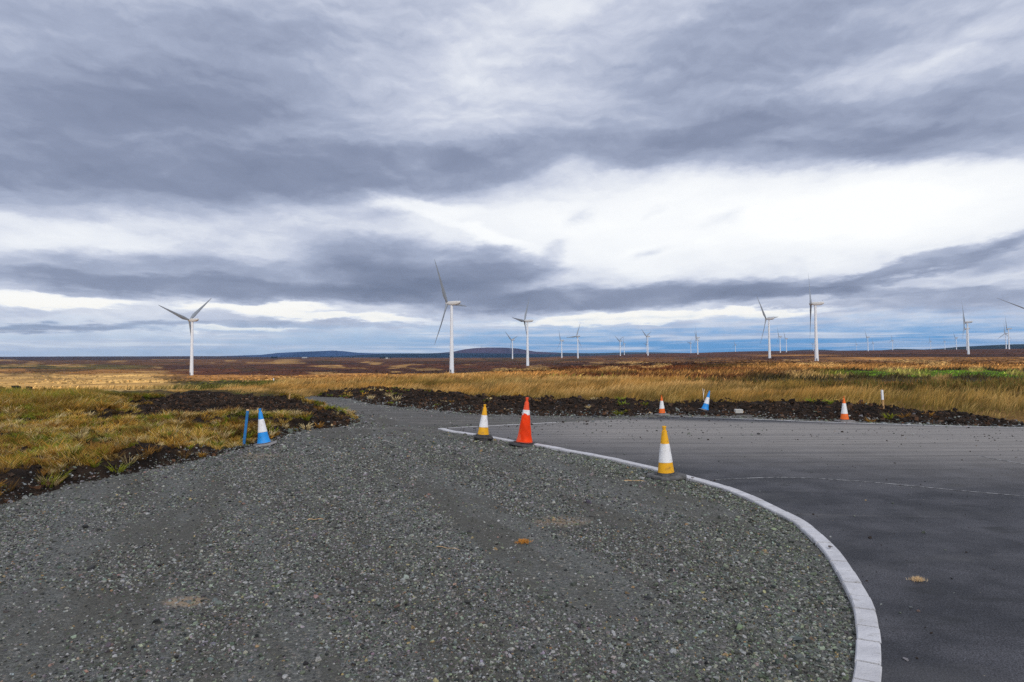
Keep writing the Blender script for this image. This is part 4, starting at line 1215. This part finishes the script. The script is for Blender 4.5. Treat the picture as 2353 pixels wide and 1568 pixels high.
# ------------------------------------------------------------------ haze
bm = MB().box((0, 6600, 55), (29000, 15800, 340)); hz = bm.build('haze', MT['dark']); tag(hz, kind='stuff')
t = NT('haze_air'); t.n.remove(t.b)
pv = t.node('ShaderNodeVolumePrincipled'); pv.inputs['Color'].default_value = (.30, .56, 1.0, 1); pv.inputs['Density'].default_value = 2.3e-5
pv.inputs['Anisotropy'].default_value = 0.0
t.put(t.out.inputs['Volume'], pv.outputs[0]); hz.data.materials.clear(); hz.data.materials.append(t.m)

# ------------------------------------------------------------------ world: Nishita sky under layered cloud
wd = bpy.data.worlds.new('World'); sc.world = wd; wd.use_nodes = True
T = NT.__new__(NT); T.t = wd.node_tree; T.n = wd.node_tree.nodes; T.m = None
bg = T.n['Background']
SUN_EL, SUN_AZ = 38.0, 160.0       # degrees; azimuth from +Y towards +X: behind the camera, to the right
sky = T.node('ShaderNodeTexSky', sky_type='NISHITA', sun_disc=False, sun_elevation=R(SUN_EL), sun_rotation=R(SUN_AZ), air_density=1.0, dust_density=1.0)
d = T.coord('Generated'); s3 = T.node('ShaderNodeSeparateXYZ', {'Vector': d})
dx, dy, dz = s3.outputs
azm = T.math('ARCTAN2', dx, dy); el = T.math('ARCSINE', dz)
elc = T.math('MAXIMUM', dz, 0.0)
den = T.math('ADD', elc, .12)
plane = T.node('ShaderNodeCombineXYZ', {0: T.math('DIVIDE', dx, den), 1: T.math('DIVIDE', dy, den), 2: 0.0}).outputs[0]
plane = T.scale(plane, 1, .75, 1, R(25))
n_big = T.noise(plane, 1.15, 9, .56, .25)
n_fine = T.noise(plane, 4.2, 9, .62, .2)
wx_ = T.noise(T.vmath('ADD', plane, (13.1, 4.2, 1.7)), 2.2, 6, .6)
wy_ = T.noise(T.vmath('ADD', plane, (3.1, 24.2, 7.7)), 2.2, 6, .6)
amp = T.rng(el, 0.0, .35, .028, .085, False)
ua = T.math('ADD', azm, T.math('MULTIPLY', T.math('SUBTRACT', wx_, .5), T.math('MULTIPLY', amp, 1.6)))
va = T.math('ADD', el, T.math('MULTIPLY', T.math('SUBTRACT', wy_, .5), amp))
uv = T.node('ShaderNodeCombineXYZ', {0: ua, 1: va, 2: 0.0}).outputs[0]


def px2ae(px, py):
    r = ray(px, py); r = r / np.linalg.norm(r); return math.atan2(r[0], r[1]), math.asin(r[2])


BLOBS = [  # centre px, centre py, half width px, half height px, rotation (deg, CCW up-right), weight (+ darker), edge hardness
    (400, 345, 640, 150, 5, .50, 0), (90, 390, 330, 90, 0, .25, 0), (560, 170, 480, 120, 14, .22, 0), (850, 400, 420, 60, 6, .35, .4),
    (1180, 372, 260, 50, 14, .28, .4), (1950, 290, 660, 90, 0, .40, .3), (2180, 325, 330, 55, -5, .28, .4), (1600, 320, 300, 45, 8, .22, .4), (1650, 150, 420, 130, 14, .25, 0),
    (1180, 60, 260, 90, 30, -.10, 0), (1080, 190, 150, 110, 35, -.10, 0), (2230, 110, 220, 45, 28, -.12, 0), (1340, 20, 90, 50, 20, -.16, 0), (1290, 240, 120, 60, 0, -.10, 0), (260, 130, 520, 170, 6, .22, 0), (1900, 60, 500, 120, 5, .14, 0),
    (1560, 500, 600, 88, 2, -.62, .3), (2100, 480, 460, 78, -2, -.62, .3), (1750, 585, 540, 55, 0, -.30, .3), (980, 478, 150, 24, -6, -.42, .3),
    (150, 548, 240, 40, 0, -.34, .2), (600, 500, 260, 28, 8, -.10, 0), (330, 500, 200, 24, 20, -.10, 0), (1120, 545, 130, 14, -20, -.35, .3),
    (560, 640, 700, 50, 1, .42, .5), (980, 610, 290, 66, -5, .48, .6), (620, 668, 600, 24, -1, .34, .5), (1030, 680, 260, 34, -3, .36, .6), (1170, 605, 90, 40, 0, .15, .5),
    (1420, 684, 420, 30, 3, .58, .5), (1750, 672, 200, 22, 3, .3, .4), (2120, 610, 310, 20, 11, .55, .5), (2310, 588, 130, 30, 9, .35, .4), (1960, 672, 300, 12, -2, .35, .3), (2150, 694, 340, 24, 0, .36, .2),
    (600, 704, 170, 10, 0, -.75, .3), (760, 726, 260, 9, -2, -.55, .3), (1420, 736, 170, 10, 0, -.95, .3), (1600, 722, 330, 9, 1, -.7, .3), (110, 690, 230, 14, 0, -.75, .3), (1250, 744, 120, 6, 0, -.4, .3), (560, 757, 130, 5, 0, -.6, .3),
    (160, 752, 300, 12, 2, .55, .4), (700, 745, 300, 8, 0, .2, .3), (1780, 722, 80, 8, 0, -.5, .3),
    (1345, 492, 44, 13, 28, .45, -.5), (1500, 580, 46, 11, 12, .50, -.5), (1665, 503, 60, 16, 15, .52, -.5), (1828, 498, 32, 9, 0, .42, -.5), (1275, 580, 45, 22, 30, .3, .2), (1510, 480, 28, 9, 30, .2, .2),
]
acc = None
for (cx, cy, rx, ry, rot, wgt, hd) in BLOBS:
    a, e_ = px2ae(cx, cy); b2 = px2ae(cx + 10, cy); c2 = px2ae(cx, cy - 10)
    ka = abs(b2[0] - a) / 10; ke = abs(c2[1] - e_) / 10
    v = T.vmath('SUBTRACT', uv, (a, e_, 0))
    v = T.node('ShaderNodeMapping', {'Vector': v, 'Scale': (1 / ka, 1 / ke, 0)}).outputs[0]
    v = T.node('ShaderNodeMapping', {'Vector': v, 'Rotation': (0, 0, -R(rot))}).outputs[0]
    v = T.vmath('MULTIPLY', v, (1 / rx, 1 / ry, 0))
    ln = T.node('ShaderNodeVectorMath', {0: v}, operation='LENGTH').outputs['Value']
    g_ = T.rng(ln, 1.45 - .3 * hd, .25 + .55 * hd, 0, wgt)
    acc = g_ if acc is None else T.math('ADD', acc, g_)
n_puff = T.noise(T.node('ShaderNodeCombineXYZ', {0: T.math('MULTIPLY', ua, 7.0), 1: T.math('MULTIPLY', va, 17.0), 2: 8.1}).outputs[0], 1.0, 9, .54, .1)
front = T.rng(dy, -.1, .35)
thick = T.math('ADD', .36, T.math('MULTIPLY', acc, front))
thick = T.math('ADD', thick, T.math('MULTIPLY', T.math('SUBTRACT', n_big, .5), T.rng(el, .18, .32, .40, .24)))
thick = T.math('ADD', thick, T.math('MULTIPLY', T.math('SUBTRACT', n_puff, .5), T.rng(el, .18, .34, .52, .27)))
thick = T.math('ADD', thick, T.rng(el, .18, .36, 0, .10))
thick = T.math('ADD', thick, T.math('MULTIPLY', T.math('SUBTRACT', n_fine, .5), .24))
back = T.rng(dy, .1, -.5, 0, .25); thick = T.math('SUBTRACT', thick, back)
# relief: puffs brighter on their upper side
def puff(vec_off):
    return T.noise(T.node('ShaderNodeCombineXYZ', {0: T.math('MULTIPLY', ua, 9.0), 1: T.math('ADD', T.math('MULTIPLY', va, 24.0), vec_off), 2: 2.7}).outputs[0], 1.0, 7, .52, 0.0)
relief = T.math('SUBTRACT', puff(.22), puff(0.0))
thick = T.math('ADD', thick, T.math('MULTIPLY', relief, T.rng(thick, .0, .5, .4, .75)))
fine2 = T.noise(T.node('ShaderNodeCombineXYZ', {0: T.math('MULTIPLY', ua, 30.0), 1: T.math('MULTIPLY', va, 90.0), 2: 5.7}).outputs[0], 1.0, 6, .58, .1)
thick = T.math('ADD', thick, T.math('MULTIPLY', T.math('SUBTRACT', fine2, .5), .15))
ramp = T.node('ShaderNodeValToRGB', {'Fac': T.math('MULTIPLY', T.math('ADD', thick, .5), .5)}); E = ramp.color_ramp.elements
E[0].position = 0.0; E[0].color = (.95, .96, .96, 1); E[1].position = 1.0; E[1].color = (.155, .185, .275, 1)
for pp, cc in ((0, (.84, .86, .89, 1)), (.22, (.71, .74, .81, 1)), (.45, (.52, .56, .675, 1)), (.7, (.355, .40, .525, 1)), (1.0, (.238, .275, .385, 1))):
    q = E.new((pp + .5) / 2); q.color = cc
cloud = ramp.outputs[0]
# warm thin edges low in the sky
lowm = T.math('MULTIPLY', T.rng(el, .11, .05), T.rng(thick, .15, -.10))
cloud = T.mix(T.math('MULTIPLY', lowm, .8), cloud, (.95, .925, .86))
# thin, blue seen-through layers close to the horizon
hb_ = T.rng(T.math('ADD', el, T.math('MULTIPLY', T.math('SUBTRACT', n_fine, .5), .05)), .064, .010)
hb_ = T.math('MULTIPLY', hb_, T.rng(azm, -.62, .18, .45, 1.0))
stre = T.noise(T.node('ShaderNodeCombineXYZ', {0: T.math('MULTIPLY', azm, 5.0), 1: T.math('MULTIPLY', el, 110.0), 2: 3.3}).outputs[0], 1.0, 6, .6, .4)
hb_ = T.math('MULTIPLY', hb_, T.rng(stre, .66, .42, .25, 1.0))
skyc = T.mix(1.0, sky.outputs[0], (.020, .036, .075), 'MULTIPLY')
blu = T.mix(.25, T.mix(T.rng(azm, -.5, .3), (.36, .55, .76), (.13, .38, .74)), skyc)
cloud = T.mix(hb_, cloud, blu)
lowwhite = T.math('MULTIPLY', T.rng(stre, .56, .70), T.rng(el, .055, .02))
cloud = T.mix(T.math('MULTIPLY', lowwhite, T.rng(azm, .3, -.3, .3, .8)), cloud, (.72, .78, .84))
STR = .1
vs = T.node('ShaderNodeVectorMath', {0: cloud, 'Scale': 1 / STR}, operation='SCALE').outputs[0]
cov = T.node('ShaderNodeMix', data_type='RGBA'); T.put(cov.inputs[0], .97); T.put(cov.inputs[6], sky.outputs[0]); T.put(cov.inputs[7], vs)
T.put(bg.inputs['Color'], cov.outputs[2]); bg.inputs['Strength'].default_value = STR

# ------------------------------------------------------------------ sun
ld = bpy.data.lights.new('sun', 'SUN'); ld.energy = 1.5; ld.angle = R(10); ld.color = (1, .955, .89)
lo = bpy.data.objects.new('sun', ld); COL.objects.link(lo)
sd = Vector((math.sin(R(SUN_AZ)) * math.cos(R(SUN_EL)), math.cos(R(SUN_AZ)) * math.cos(R(SUN_EL)), math.sin(R(SUN_EL))))
lo.rotation_euler = sd.to_track_quat('Z', 'Y').to_euler(); lo.location = (20, -30, 60)

sc.view_settings.view_transform = 'Standard'; sc.view_settings.look = 'None'; sc.view_settings.gamma = 1
sc.view_settings.exposure = 0.13
sc.render.engine = 'CYCLES'
sc.cycles.max_bounces = 5; sc.cycles.volume_bounces = 0; sc.cycles.use_denoising = False
wd.cycles.sampling_method = 'MANUAL'; wd.cycles.sample_map_resolution = 512
